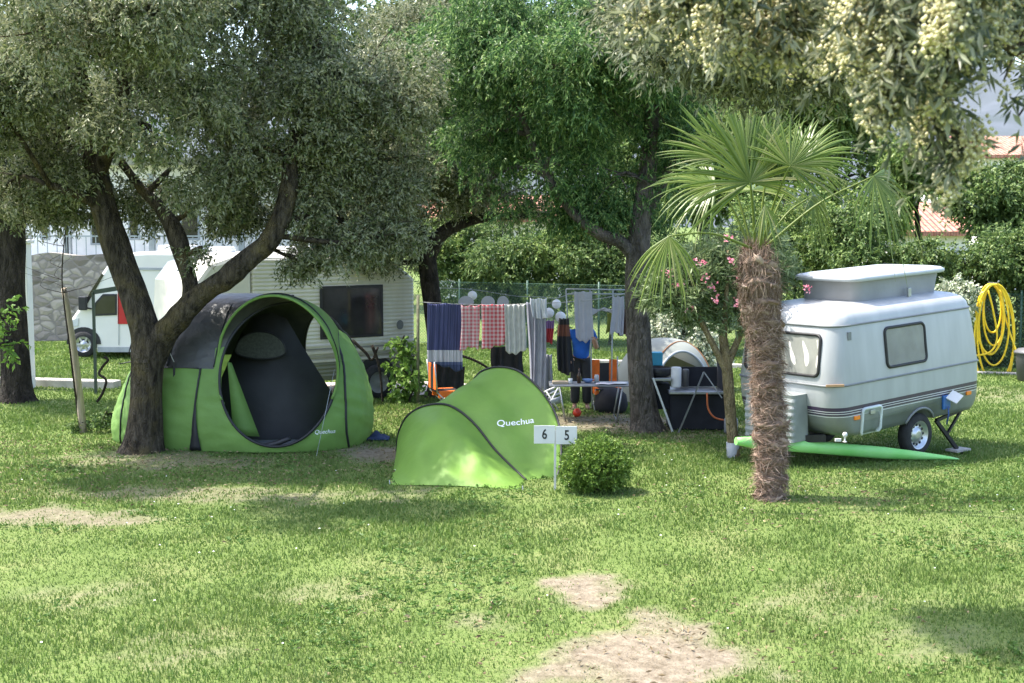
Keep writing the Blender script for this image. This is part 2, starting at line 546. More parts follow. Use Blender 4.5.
mxn = N('ShaderNodeMath'); mxn.operation = 'MULTIPLY_ADD'; mxn.inputs[1].default_value = .5
mxh = N('ShaderNodeMath'); mxh.operation = 'MULTIPLY'; mxh.inputs[1].default_value = .5
L(n1.outputs[0], mxh.inputs[0]); L(n2.outputs[0], mxn.inputs[0]); L(mxh.outputs[0], mxn.inputs[2]); L(mxn.outputs[0], cr.inputs[0])
cd2 = N('ShaderNodeValToRGB'); cd2.color_ramp.elements[0].color = (.11, .088, .06, 1); cd2.color_ramp.elements[1].color = (.255, .215, .16, 1)
cd2.color_ramp.elements[0].position = .32; cd2.color_ramp.elements[1].position = .66
n3 = N('ShaderNodeTexNoise'); n3.inputs['Scale'].default_value = 9; n3.inputs['Detail'].default_value = 10; n3.inputs['Roughness'].default_value = .7
L(tc.outputs['Object'], n3.inputs['Vector']); L(n3.outputs[0], cd2.inputs[0])
at = N('ShaderNodeAttribute'); at.attribute_name = 'bare_soil'
mx = N('ShaderNodeMix'); mx.data_type = 'RGBA'
L(at.outputs['Fac'], mx.inputs['Factor']); L(cr.outputs[0], mx.inputs[6]); L(cd2.outputs[0], mx.inputs[7]); L(mx.outputs[2], b.inputs['Base Color'])
b.inputs['Roughness'].default_value = .95; b.inputs['Specular IOR Level'].default_value = .1
bp = N('ShaderNodeBump'); bp.inputs['Distance'].default_value = .03; bp.inputs['Strength'].default_value = .8
L(n1.outputs[0], bp.inputs['Height']); L(bp.outputs[0], b.inputs['Normal'])
ground = tag(mb.build('ground', gm), kind='structure')
va = ground.data.attributes.new('bare_soil', 'FLOAT', 'POINT')
va.data.foreach_set('value', dirt(X.ravel(), Y.ravel()).astype(np.float32))

# limestone and forest mountains beyond the lake, distance haze painted in as blue-grey colour
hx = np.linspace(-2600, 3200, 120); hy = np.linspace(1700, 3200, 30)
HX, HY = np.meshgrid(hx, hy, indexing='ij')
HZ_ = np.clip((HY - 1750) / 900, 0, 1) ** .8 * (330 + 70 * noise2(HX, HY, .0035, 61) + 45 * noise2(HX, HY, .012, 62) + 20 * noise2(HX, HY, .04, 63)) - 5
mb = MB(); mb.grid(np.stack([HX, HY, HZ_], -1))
tag(mb.build('hills', mat('hazy_mountain_rock', (.085, .098, .118), .95, .2, .012, c2=(.055, .07, .075))), kind='structure')

# gravel drive behind the camper
mb = MB()
pl = [G(300, 398), G(398, 399), G(470, 396), G(520, 389), G(430, 384), G(300, 386)]
mb.add(np.array(pl) + [0, 0, .05], [tuple(range(6))])
tag(mb.build('gravel_path', mat('gravel', (.45, .38, .33), .9, .35, 30, .8, 80)), kind='structure')
# low stone kerb at the far left
mb = MB()
kb = [G(-60, 384), G(40, 386), G(118, 388)]
for a, c in zip(kb[:-1], kb[1:]): mb.bar(a + [0, 0, .06], c + [0, 0, .06], .3, .2)
tag(mb.build('kerb', CONCRETE, bevel=.02), kind='structure')
mb = MB(); a, c = G(560, 362), G(1100, 379); mb.bar(a + [0, .1, .04], c + [0, .1, .04], .18, .14)
tag(mb.build('kerb', CONCRETE, bevel=.02), kind='structure')


# ------------------------------------------------------------------ grass
def in_shape(x, y, cx, cy, rx, ry, rot=0):
    c, s = math.cos(rot), math.sin(rot)
    u = (x - cx) * c + (y - cy) * s; v = -(x - cx) * s + (y - cy) * c
    return (u / rx) ** 2 + (v / ry) ** 2 < 1


NO_GRASS = []


def make_grass(n):
    u = RNG.random(n)
    y0, y1, p = 8.6, 37.0, .55
    y = (y0 ** p + u * (y1 ** p - y0 ** p)) ** (1 / p)
    x = RNG.uniform(-1, 1, n) * (.43 * y + .9)
    d = dirt(x, y)
    tall = np.clip(.5 + .6 * noise2(x, y, 1.6, 21) + .5 * noise2(x, y, 5, 22), .15, 1.4)
    keep = RNG.random(n) > d * (1.06 - .22 * (noise2(x, y, 9, 33) > .25))
    keep &= RNG.random(n) < .55 + .6 * tall
    for a in NO_GRASS: keep &= ~in_shape(x, y, *a)
    x, y, tall, d = x[keep], y[keep], tall[keep], d[keep]
    n = len(x)
    h = (.022 + .032 * tall) * RNG.uniform(.6, 1.4, n) * (1 - .5 * d) * (1 + np.clip((y - 14) / 30, 0, .5))
    w = np.maximum(.0042, .00042 * y) * RNG.uniform(.7, 1.4, n)
    a = RNG.uniform(0, 2 * PI, n); la = RNG.uniform(0, 2 * PI, n); le = RNG.uniform(.1, .9, n) * h
    bx, by, bz = np.cos(a) * w, np.sin(a) * w, gz(x, y) - .006
    lx, ly = np.cos(la) * le, np.sin(la) * le
    V = np.zeros((n, 5, 3))
    V[:, 0] = np.stack([x - bx, y - by, bz], 1); V[:, 1] = np.stack([x + bx, y + by, bz], 1)
    V[:, 2] = np.stack([x - bx * .8 + lx * .3, y - by * .8 + ly * .3, bz + h * .6], 1)
    V[:, 3] = np.stack([x + bx * .8 + lx * .3, y + by * .8 + ly * .3, bz + h * .6], 1)
    V[:, 4] = np.stack([x + lx, y + ly, bz + h], 1)
    k = np.arange(n)[:, None] * 5
    m = MB(); m.V.append(V.reshape(-1, 3)); m.n = 5 * n
    m.F.append((k + np.array([0, 1, 3, 2]), 0, True)); m.F.append((k + np.array([2, 3, 4]), 0, True))
    o = m.build('grass', GRASSM)
    tag(o, 'short sunlit lawn grass with worn bare patches', 'grass', kind='stuff')


# ------------------------------------------------------------------ foliage
def unit(v):
    return v / (np.linalg.norm(v, axis=-1, keepdims=True) + 1e-9)


def leaf_quads(rng, base, d, L, W, fold=.25):
    n = len(base)
    d = unit(d)
    s = unit(np.cross(d, rng.normal(size=(n, 3))))
    nn = np.cross(d, s)
    L = np.asarray(L).reshape(-1, 1) * np.ones((n, 1)); W = np.asarray(W).reshape(-1, 1) * np.ones((n, 1))
    V = np.zeros((n, 4, 3))
    V[:, 0] = base
    V[:, 1] = base + d * L * .45 + s * W * .5 + nn * W * fold
    V[:, 2] = base + d * L + np.array([0, 0, -1.]) * L * .08
    V[:, 3] = base + d * L * .45 - s * W * .5 + nn * W * fold
    return V.reshape(-1, 3), np.arange(4 * n).reshape(n, 4)


def crown_pts(rng, clumps, n, shell=.5, gap=.1, gfreq=2.2, seed=1):
    """points in the outer part of ellipsoid clumps, thinned by a 3-D noise so that sky shows through"""
    C = np.array([c[:3] for c in clumps]); Rr = np.array([c[3:6] for c in clumps])
    w = (Rr.prod(1)) ** .67; w /= w.sum()
    out, od = [], []
    m = 0
    while m < n:
        k = rng.choice(len(C), n, p=w)
        d = unit(rng.normal(size=(n, 3)))
        rr = 1 - shell * rng.random((n, 1)) ** 1.3
        p = C[k] + d * Rr[k] * rr * (1 + .22 * noise3(d * 3 + k[:, None] * 7.1, 2.2, seed)[:, None])
        keep = noise3(p, gfreq, seed + 5) + .25 * rng.normal(size=n) > -gap
        out.append(p[keep]); od.append(d[keep]); m += keep.sum()
    return np.concatenate(out)[:n], np.concatenate(od)[:n]


def sprays(rng, pts, dirs, per, tl, L, W, droop=.5, spread=.8, outw=.5):
    """each point grows a twig with leaves along it"""
    n = len(pts)
    td = unit(dirs * outw + rng.normal(size=(n, 3)) * .45 + np.array([0, 0, -droop]))
    tlen = tl * rng.uniform(.6, 1.3, (n, 1))
    f = (np.arange(per) + .5) / per
    base = pts[:, None] + td[:, None] * (tlen[:, None] * f[None, :, None]) + np.array([0, 0, -.12]) * (f ** 2)[None, :, None] * tl * droop
    base = base.reshape(-1, 3)
    ld = np.repeat(td, per, 0) * .6 + rng.normal(size=(n * per, 3)) * spread * .6 + np.array([0, 0, -droop * .35])
    Ls = L * rng.uniform(.65, 1.25, n * per); Ws = W * rng.uniform(.7, 1.3, n * per)
    return leaf_quads(rng, base, ld, Ls, Ws)


def px_clumps(lst, Y0):
    out = []
    for c in lst:
        x, y, dy, rx, ry = c[:5]
        Yc = Y0 + dy; s = FPX / Yc
        p = P(x, y, Yc)
        rd = c[5] if len(c) > 5 else .5 * (rx + ry) / s
        out.append((p[0], p[1], p[2], rx / s, rd, ry / s))
    return out


def billow(cl, k, f, seed):
    """breaks every clump into a loose core and k boughs around it, so the crown has lit tops and open hollows"""
    rg_ = np.random.default_rng(seed)
    out = []
    for c in cl:
        c = np.array(c, float)
        out.append(tuple(np.concatenate([c[:3], c[3:6] * .62])))
        for _ in range(k):
            d = unit(rg_.normal(size=3))
            p = c[:3] + d * c[3:6] * rg_.uniform(.6, .95)
            out.append(tuple(np.concatenate([p, c[3:6] * f * rg_.uniform(.75, 1.3) * np.array([1.15, 1.15, .8])])))
    return out


def limb_px(lst, Y0):
    """(px, py, dY, radius in px) -> points and radii"""
    pts = [P(a, b_, Y0 + c) for a, b_, c, r in lst]
    rad = [r / (FPX / (Y0 + c)) for a, b_, c, r in lst]
    return np.array(pts), np.array(rad)


def trunk_mesh(limbs, clumps, rng, rough=.16, seg=16, twig=.02, seed=0, nearest=True, flare=1.5, rfreq=9):
    m = MB()
    allp = []
    for k, (p, r) in enumerate(limbs):
        q = curve(np.concatenate([p, r[:, None]], 1), (16 if r.max() > .12 else 8) * len(p))
        if k == 0:
            q = np.concatenate([[np.concatenate([q[0, :3] - [0, 0, .12], [q[0, 3] * flare]])], q])
            hz = q[:, 2] - q[1, 2]
            q[:, 3] *= 1 + (flare - 1) * np.exp(-np.clip(hz, 0, 9) / .18)
        m.tube(q[:, :3], np.maximum(q[:, 3], .008), 28 if r.max() > .12 else (seg if r.max() > .06 else 8), rough=rough, seed=seed + k, rfreq=rfreq)
        allp.append(q[len(q) // 3:] if k == 0 else q)
    allp = np.concatenate(allp)
    for c in clumps:
        c = np.array(c)
        d = np.linalg.norm(allp[:, :3] - c[:3], axis=1) + .6 * np.maximum(0, allp[:, 2] - c[2])
        s = allp[np.argmin(d)]
        e = c[:3]
        mid = (s[:3] + e) / 2 + rng.normal(size=3) * .12 + [0, 0, .1]
        q = curve([s[:3], mid, e], 9)
        m.tube(q, np.linspace(min(s[3] * .8, twig * 2.2), twig * .7, 9), 7, rough=.1)
        for j in range(5):
            a = q[rng.integers(4, 9)]
            e2 = e + unit(rng.normal(size=3)) * c[3:6] * .85
            m.tube(curve([a, (a + e2) / 2 + rng.normal(size=3) * .08, e2], 6), np.linspace(twig * .6, twig * .22, 6), 5)
    return m


def make_tree(name, label, cat, base, limbs, clumps, leafm, barkm, n, per, tl, L, W, droop, group=None, seed=1, shell=.55, gap=.1, gfreq=2.2,
              spread=.8, rough=.16, twig=.02, outw=.5, flare=1.35, extra=None, rfreq=9, bough=(5, .38)):
    rng = np.random.default_rng(seed)
    o = thing(name, label, cat, base, group)
    trunk_mesh(limbs, clumps, rng, rough, twig=twig, seed=seed, flare=flare, rfreq=rfreq).build('trunk', barkm, o)
    p, d = crown_pts(rng, billow(clumps, bough[0], bough[1], seed), n, shell, gap, gfreq, seed)
    V, F = sprays(rng, p, d, per, tl, L, W, droop, spread, outw)
    m = MB(); m.add(V, F, 0, False)
    if extra: extra(m, rng, clumps)
    m.build('crown', leafm, o)
    return o


# --- big olive in front of the green tent
Y0 = 18.75
base = G(143, 454)
l_trunk = limb_px([(143, 454, 0, 18), (145, 420, 0, 16.5), (147, 380, 0, 17), (150, 350, 0, 18)], Y0)
l_left = limb_px([(149, 362, 0, 16), (146, 330, 0, 14.5), (126, 272, .1, 13.5), (105, 215, .1, 12.5), (94, 160, .2, 11), (88, 110, .3, 9), (72, 50, .2, 7), (60, -10, 0, 5)], Y0)
l_right = limb_px([(152, 358, 0, 15), (168, 328, -.1, 13), (200, 297, -.2, 11.5), (238, 268, -.3, 10.5), (270, 238, -.3, 10), (288, 195, -.2, 9), (292, 150, -.1, 7), (308, 100, 0, 5.5), (320, 40, 0, 4)], Y0)
l_mid = limb_px([(188, 308, -.15, 7), (190, 285, -.1, 8), (184, 262, 0, 8.5), (176, 236, .1, 9), (160, 208, .2, 7), (142, 190, .3, 5), (120, 160, .4, 4)], Y0)
l_up = limb_px([(96, 180, .2, 7), (118, 120, -.3, 7), (128, 50, -.5, 6), (140, -10, -.6, 4)], Y0)
l_ll = limb_px([(100, 205, .1, 6), (78, 195, -.2, 5), (50, 185, -.4, 3.5)], Y0)
cl = px_clumps([(20, 60, -.5, 85, 75), (110, 40, .2, 80, 75), (200, 55, -.8, 90, 75), (290, 65, .2, 85, 75), (365, 75, .7, 75, 75),
                (55, 140, .4, 70, 55), (150, 125, -1.3, 65, 55), (235, 150, -.4, 65, 60), (330, 150, .3, 70, 65), (395, 160, 1, 50, 55),
                (0, 195, .2, 50, 38), (225, 205, .6, 42, 38), (345, 222, .5, 62, 42), (265, -30, 0, 120, 55), (110, -40, -.6, 110, 55),
                (40, 30, -3.4, 75, 70), (150, 5, -3.4, 70, 60), (-60, 70, -1.5, 80, 90), (60, 205, .6, 38, 25), (150, 195, .8, 36, 26),
                (300, 262, .1, 26, 14), (198, 250, -.1, 16, 12), (395, 235, .6, 34, 28)], Y0)
make_tree('olive_tree', 'largest olive tree, forked trunk right in front of the big green tent', 'tree', base,
          [l_trunk, l_left, l_right, l_mid, l_up, l_ll], cl, OLIVE_LEAF, BARK_O, 29000, 11, .27, .076, .026, .45, 'olive trees', 3, gap=.26, gfreq=2.6, twig=.022, spread=1.35, rough=.22)

# --- olive at the left edge
Y1 = 24.2
lt = limb_px([(18, 402, 0, 15), (15, 340, 0, 13), (12, 270, 0, 13), (8, 215, 0, 14), (-8, 150, 0, 11), (-20, 80, .3, 8)], Y1)
lb = limb_px([(14, 225, 0, 8), (40, 190, -.2, 6), (60, 150, -.3, 4)], Y1)
cl = px_clumps([(-30, 150, 0, 60, 60), (30, 150, .3, 55, 50), (10, 195, -.2, 55, 30), (-40, 60, 0, 70, 70), (60, 90, .5, 60, 60), (-60, 190, 0, 40, 40), (45, 205, .4, 30, 16)], Y1)
make_tree('olive_tree', 'straight dark olive trunk at the far left beside white pillar', 'tree', G(18, 402), [lt, lb], cl, OLIVE_LEAF, BARK_D, 6500, 11, .3, .075, .027, .5, 'olive trees', 5, spread=1.3)

# --- olive behind the clothesline
Y2 = 24.6
lt = limb_px([(440, 398, 0, 12), (437, 350, 0, 9.5), (432, 300, 0, 9), (427, 258, 0, 9.5), (426, 245, 0, 10)], Y2)
lb = limb_px([(428, 256, 0, 9), (440, 236, 0, 7.5), (458, 224, .1, 6), (485, 217, .2, 5), (515, 216, .3, 4), (560, 212, .4, 2)], Y2)
lc = limb_px([(426, 256, 0, 8), (420, 235, 0, 6.5), (412, 205, 0, 5.5), (405, 150, .2, 4)], Y2)
cl = px_clumps([(405, 195, 0, 55, 38), (445, 165, .3, 60, 45), (480, 190, .2, 48, 28), (375, 130, .4, 60, 60), (430, 100, .5, 65, 60), (360, 210, 0, 45, 42),
                (515, 203, .2, 34, 16), (395, 255, -.2, 38, 20), (470, 60, .6, 50, 60), (400, 40, .8, 70, 60), (440, 20, 1.2, 60, 60), (360, 262, -.3, 26, 10)], Y2)
make_tree('olive_tree', 'curved dark olive trunk behind the navy towel on the clothesline', 'tree', G(440, 398), [lt, lb, lc], cl, OLIVE_LEAF, BARK_D, 12000, 11, .28, .078, .027, .5, 'olive trees', 8, spread=1.3)

# --- feathery dark green tree in the middle
Y3 = 20.7
lt = limb_px([(648, 434, 0, 15), (643, 400, 0, 13), (639, 340, 0, 12), (637, 280, 0, 12), (640, 230, 0, 11), (648, 170, .1, 9), (652, 100, .2, 7), (640, 30, .2, 5)], Y3)
lb = limb_px([(637, 262, 0, 7), (622, 243, -.1, 6.5), (600, 234, -.2, 6), (576, 216, -.2, 5), (556, 190, -.1, 4.5), (540, 163, 0, 4), (520, 110, .1, 3)], Y3)
lc = limb_px([(642, 220, 0, 6), (665, 180, .2, 5), (690, 130, .3, 4)], Y3)
cl = px_clumps([(470, 25, .4, 60, 65), (555, 5, .4, 80, 65), (640, 20, .2, 75, 65), (515, 105, .1, 62, 50), (595, 95, -.5, 62, 55), (660, 105, 0, 62, 55),
                (555, 165, -.2, 56, 36), (615, 175, -.4, 56, 36), (485, 135, .3, 42, 38), (672, 185, .4, 40, 38), (530, 195, .1, 40, 20), (600, 212, 0, 36, 18), (490, 180, .2, 40, 26), (565, 200, .3, 40, 20), (690, 50, .5, 50, 60), (450, 70, 2.0, 66, 60), (530, 40, 2.2, 80, 60), (500, 130, 1.8, 56, 42), (580, 110, 2.0, 66, 48), (640, 90, 2.0, 60, 50), (565, 60, -1.2, 60, 50), (650, 60, -1.2, 50, 60)], Y3)
make_tree('feathery_tree', 'dark green feathery tree with smooth grey trunk beside the camp kitchen', 'tree', G(648, 434), [lt, lb, lc], cl, FEATHER, BARK_G, 13500, 16, .36, .085, .025, .62,
          None, 13, gap=.12, gfreq=3.2, spread=.8, bough=(6, .36), rough=.06, twig=.02, rfreq=6)

# --- two olives standing outside the frame whose flowering branches hang in at upper right


def blossom_mesh(rng, anchors, per, rad, size):
    m = MB()
    n = len(anchors) * per
    c = np.repeat(anchors, per, 0) + rng.normal(size=(n, 3)) * rad * np.array([1, 1, 1.3])
    o6 = np.array([[1, 0, 0], [-1, 0, 0], [0, 1, 0], [0, -1, 0], [0, 0, 1], [0, 0, -1.]]) * size
    V = c[:, None] + o6[None] * rng.uniform(.6, 1.3, (n, 1, 1))
    F = np.array([[0, 2, 4], [2, 1, 4], [1, 3, 4], [3, 0, 4], [2, 0, 5], [1, 2, 5], [3, 1, 5], [0, 3, 5]])
    m.add(V.reshape(-1, 3), (np.arange(n)[:, None, None] * 6 + F[None]).reshape(-1, 3), 0, True)
    return m


def hanging_olive(label, base, limbs, sprs, seed, L, W, bl, fl_per, fl_n, fl_size, extra_cl=None):
    rng = np.random.default_rng(seed)
    o = thing('olive_tree', label, 'tree', base, 'olive trees')
    m = trunk_mesh(limbs, extra_cl or [], rng, .14, seed=seed)
    VV, FF, anch, nv = [], [], [], 0
    for (a, bq, rr, nper) in sprs:                      # a hanging twig from a to b with side twigs of radius rr
        q = curve([a, (a + bq) / 2 + rng.normal(size=3) * .05 + [0, 0, .05], bq], 14)
        m.tube(q, np.linspace(.011, .003, 14), 5)
        k = nper
        f = rng.random(k)
        p = np.stack([np.interp(f, np.linspace(0, 1, 14), q[:, i]) for i in range(3)], 1)
        d = unit(rng.normal(size=(k, 3)) + (bq - a) * .4)
        side = p + d * rr * rng.random((k, 1)) ** .7
        V, F = sprays(rng, side, d, 8, bl, L, W, .4, 1.1)
        VV.append(V); FF.append(F + nv); nv += len(V)
        anch.append(side[rng.random(k) < fl_n] + rng.normal(size=(int(1), 3)) * .02)
    if extra_cl:
        p, d = crown_pts(rng, extra_cl, int(900 * len(extra_cl)), .6, .1, 2.5, seed)
        V, F = sprays(rng, p, d, 10, .25, .075, .022, .45, 1.2)
        VV.append(V); FF.append(F + nv)
        anch.append(p[rng.random(len(p)) < .5])
    m.build('trunk', BARK_O, o)
    c = MB(); c.add(np.concatenate(VV), np.concatenate(FF), 0, False); c.build('crown', OLIVE_NEAR, o)
    tag(blossom_mesh(rng, np.concatenate(anch), fl_per, .022, fl_size).build('blossom', CREAM, o), kind='stuff')


rg = np.random.default_rng(41)
sp = []
for x0, y0, x1, y1, Yd, rr, nn in [t_ if len(t_) > 6 else t_ + (64,) for t_ in ((980, -60, 900, 95, 4.6, .13), (1000, -50, 935, 60, 4.3, .12), (900, -60, 860, 70, 4.9, .13), (850, -60, 800, 45, 5.2, .14), (790, -60, 740, 50, 5.4, .14), (740, -60, 690, 35, 5.6, .14),
                               (935, 40, 915, 140, 4.4, .065, 66), (935, 120, 926, 192, 4.4, .04, 34), (940, 0, 890, 125, 4.2, .085, 70), (960, 10, 945, 105, 4.2, .05, 40), (1010, -40, 985, 25, 4.2, .09), (1030, -10, 1004, 80, 4.3, .05, 6), (690, -60, 645, 25, 5.8, .13), (870, -20, 835, 75, 4.6, .10), (780, 0, 735, 58, 5.0, .10),
                               (820, -30, 790, 58, 4.8, .1), (700, -30, 680, 40, 5.0, .1), (655, -30, 640, 20, 5.2, .1), (740, -40, 715, 40, 4.7, .1), (905, -30, 885, 60, 4.2, .1), (960, -40, 945, 40, 3.9, .08), (1045, 50, 1016, 120, 4.4, .03, 5), (1000, 10, 972, 62, 4.4, .05, 10))]:
    sp.append((P(x0, y0, Yd), P(x1, y1, Yd), rr, nn))
b1 = np.array([3.6, 4.0, 0.0])
tl_ = [(np.array([b1, [3.5, 4.1, 1.4], [3.2, 4.3, 2.9], [2.9, 4.4, 3.9]]), np.array([.17, .14, .12, .09])),
       (np.array([[3.2, 4.3, 2.9], [2.6, 4.6, 4.1], [1.9, 4.8, 4.55], [1.0, 5.4, 4.75], [.5, 5.8, 4.7]]), np.array([.08, .06, .045, .03, .012])),
       (np.array([[2.7, 4.5, 4.0], [2.2, 4.4, 4.4], [1.7, 4.4, 4.45]]), np.array([.05, .03, .012]))]
hanging_olive('flowering olive whose cream blossom hangs closest to the camera, upper right', b1, tl_, sp, 42, .066, .0155, .085, 30, .85, .0072)
b2 = np.array([5.9, 10.6, 0.0])
tl2 = [(np.array([b2, [5.8, 10.6, 1.6], [5.5, 10.6, 3.0], [5.0, 10.7, 4.3]]), np.array([.2, .17, .14, .1])),
       (np.array([[5.5, 10.6, 3.0], [4.4, 10.4, 4.4], [3.2, 10.5, 5.0], [2.0, 10.6, 5.2]]), np.array([.1, .07, .05, .02]))]
ex = px_clumps([(700, 20, 0, 70, 50), (790, 40, .3, 80, 55), (870, 25, -.2, 70, 60), (760, 62, .4, 60, 30), (650, 10, .5, 50, 35), (960, -10, .3, 80, 50), (1080, 0, 0, 70, 70), (840, 66, .2, 40, 26), (740, -40, 0, 120, 50), (900, -50, 0, 120, 60)], 10.6)
hanging_olive('flowering olive of finer blossom filling the top edge above the palm', b2, tl2, [], 43, .06, .013, .1, 14, .75, .0085, ex)


# ------------------------------------------------------------------ background trees and shrubs
def bg_tree(px, py, Yb, trunk_r, cl, label, name, leafm, n, L, W, seed, group, per=10, tl=.35, droop=.4, cat='tree', gap=.12, shell=.6):
    cl = px_clumps(cl, Yb)
    base = P(px, py, Yb); base[2] = 0
    top = max(c[2] for c in cl)
    lim = [(np.array([base, base + [.1, 0, top * .4], base + [-.05, 0, top * .75]]), np.array([trunk_r, trunk_r * .8, trunk_r * .4]))]
    return make_tree(name, label, cat, base, lim, cl, leafm, BARK_D, n, per, tl, L, W, droop, group, seed, shell, gap, 1.6, twig=.02)


BT = 'trees beyond the back fence'
bg_tree(480, 330, 46, .22, [(450, 150, 0, 60, 60), (500, 120, 0, 60, 70), (470, 60, 0, 70, 70), (540, 80, 0, 60, 70), (420, 80, 0, 60, 70)], 'tall green tree showing between the olives and feathery tree', 'leafy_tree', BUSHY, 3600, .17, .10, 51, BT)
bg_tree(700, 330, 44, .2, [(700, 190, 0, 60, 55), (690, 110, 0, 60, 60), (740, 150, 1, 60, 60), (640, 150, 0, 50, 60)], 'green tree right behind the palm fan, left of its hub', 'leafy_tree', BUSHY, 3200, .16, .10, 52, BT)
bg_tree(830, 330, 40, .2, [(810, 140, 0, 62, 55), (860, 110, .5, 60, 55), (800, 205, 0, 60, 48), (870, 180, 0, 50, 50), (840, 200, .5, 50, 40), (770, 110, 0, 50, 60)], 'broad green tree rising behind the right side of the palm crown', 'leafy_tree', BUSHY2, 6000, .13, .08, 53, BT)
bg_tree(915, 330, 36, .15, [(905, 165, 0, 42, 32), (935, 165, 0, 36, 28), (870, 205, 0, 34, 28)], 'pale green tree under the hanging cream blossom spray', 'leafy_tree', BUSHY2, 2600, .12, .075, 54, BT)
bg_tree(985, 330, 33, .15, [(975, 190, 0, 44, 36), (1015, 182, .3, 40, 26), (1010, 215, 0, 40, 40), (1040, 190, .5, 50, 50)], 'dark green tree below red roof at the right edge', 'leafy_tree', BUSHY, 3800, .11, .07, 55, BT)
bg_tree(600, 330, 48, .2, [(600, 120, 0, 60, 60), (560, 150, 0, 50, 42), (600, 165, .3, 50, 34), (530, 150, .5, 40, 40), (640, 80, 0, 70, 70), (570, 60, 0, 60, 60)], 'tall tree far behind feathery tree crown', 'leafy_tree', BUSHY, 3000, .17, .10, 56, BT)
bg_tree(330, 330, 52, .2, [(300, 40, 0, 80, 70), (200, 40, .5, 80, 70), (390, 30, 0, 70, 70), (100, 50, 0, 80, 70), (250, -10, 0, 100, 60), (300, 120, 0, 70, 70), (370, 130, 0, 70, 70), (340, 190, 0, 70, 40), (240, 110, 0, 60, 60), (160, 100, 0, 70, 60)], 'tall tree far behind the camper roof', 'leafy_tree', BUSHY, 6500, .18, .11, 57, BT)

SH = 'shrubs along the back fence'
shr = [(455, 347, 36.6, [(455, 290, 0, 34, 42), (440, 255, 0, 30, 28), (462, 226, .3, 22, 24), (430, 232, 0, 20, 22)], 'bright green shrub left of the navy towel', BUSHY2),
       (505, 347, 36.2, [(500, 285, 0, 36, 44), (515, 242, 0, 36, 30), (480, 242, .4, 28, 26), (497, 218, .5, 16, 16)], 'leafy shrub behind the red gingham cloths', BUSHY),
       (560, 348, 35.8, [(555, 285, 0, 38, 44), (562, 243, 0, 38, 30), (583, 222, .3, 20, 24)], 'sunlit shrub behind grey trousers and lanterns', BUSHY2),
       (610, 350, 35.0, [(610, 290, 0, 34, 44), (600, 262, 0, 30, 30), (612, 235, .4, 24, 26), (635, 215, .6, 26, 26)], 'dark shrub behind the tall white towel', BUSHY),
       (690, 356, 33.2, [(690, 290, 0, 44, 46), (670, 255, 0, 36, 30), (720, 262, .2, 34, 34)], 'shrub behind the oleander and grey dome tent', BUSHY),
       (790, 362, 31.5, [(790, 265, 0, 46, 42), (770, 230, .3, 40, 32), (830, 245, .3, 44, 36), (800, 205, .6, 24, 26), (800, 310, 0, 46, 40)], 'flower dotted shrub above the caravan pop-up lid, nearest the palm', BUSHY2),
       (870, 366, 30.8, [(870, 262, 0, 46, 36), (850, 235, 0, 40, 26), (890, 300, 0, 46, 44), (882, 215, .6, 22, 22), (845, 218, .2, 26, 20)], 'dense shrub behind the middle of the caravan lid', BUSHY),
       (940, 370, 30.2, [(935, 278, 0, 40, 32), (950, 320, 0, 30, 40)], 'shrub behind the caravan rear, left of the yellow hose', BUSHY),
       (990, 372, 29.9, [(985, 280, .1, 34, 36), (1000, 250, .2, 34, 26), (958, 266, .2, 30, 22), (990, 335, .2, 26, 30)], 'dark shrub right behind the coiled yellow hose', BUSHY),
       (1050, 374, 29.6, [(1035, 285, .1, 34, 40), (1030, 250, .2, 34, 26), (1040, 335, .2, 34, 34)], 'dark shrub at the right edge behind the grey bin', BUSHY)]
for k, (px, py, Yb, c, lab, lm) in enumerate(shr):
    bg_tree(px, py, Yb, .06, c, lab, 'shrub', lm, 2100, .10, .055, 60 + k, SH, per=9, tl=.3, cat='shrub', gap=.2)
bg_tree(680, 400, 26.2, .04, [(668, 330, 0, 28, 26), (698, 345, 0, 26, 26), (680, 318, 0, 28, 18)], 'variegated shrub with cream edged leaves behind the grey dome tent', 'shrub', PALE, 1200, .075, .05, 75, None, per=9, tl=.2, cat='shrub', gap=.3)
bg_tree(960, 375, 28.6, .03, [(956, 288, 0, 14, 12), (968, 300, 0, 10, 12)], 'pale flowering shrub peeking over the caravan rear roof', 'shrub', PALE, 260, .08, .05, 76, None, per=9, tl=.2, cat='shrub', gap=.3)
# salmon flowers on the shrub by the palm are the shrub's own; oleander below
# young leafy sapling at the left edge and vine by the clothes pole
bg_tree(-12, 420, 17.5, .02, [(2, 318, 0, 20, 16), (-10, 340, 0, 16, 14), (8, 342, 0, 10, 8)], 'light green sapling at the left picture edge', 'sapling', VINE, 42, .10, .05, 77, None, per=7, tl=.28, cat='sapling', gap=.6)
o = bg_tree(408, 405, 23.6, .02, [(405, 360, 0, 17, 12), (412, 378, 0, 14, 14), (398, 345, -.1, 10, 10), (400, 390, 0, 12, 10)], 'young vine with broad light leaves climbing beside clothesline pole', 'vine', VINE, 120, .10, .075, 78, None, per=7, tl=.2, cat='vine', gap=.4)
bg_tree(115, 425, 20.6, .012, [(104, 420, 0, 14, 7), (80, 424, 0, 12, 6)], 'low weeds at the wooden stake', 'weed_clump', BUSHY, 110, .07, .03, 79, None, per=7, tl=.15, cat='weeds', gap=.4)

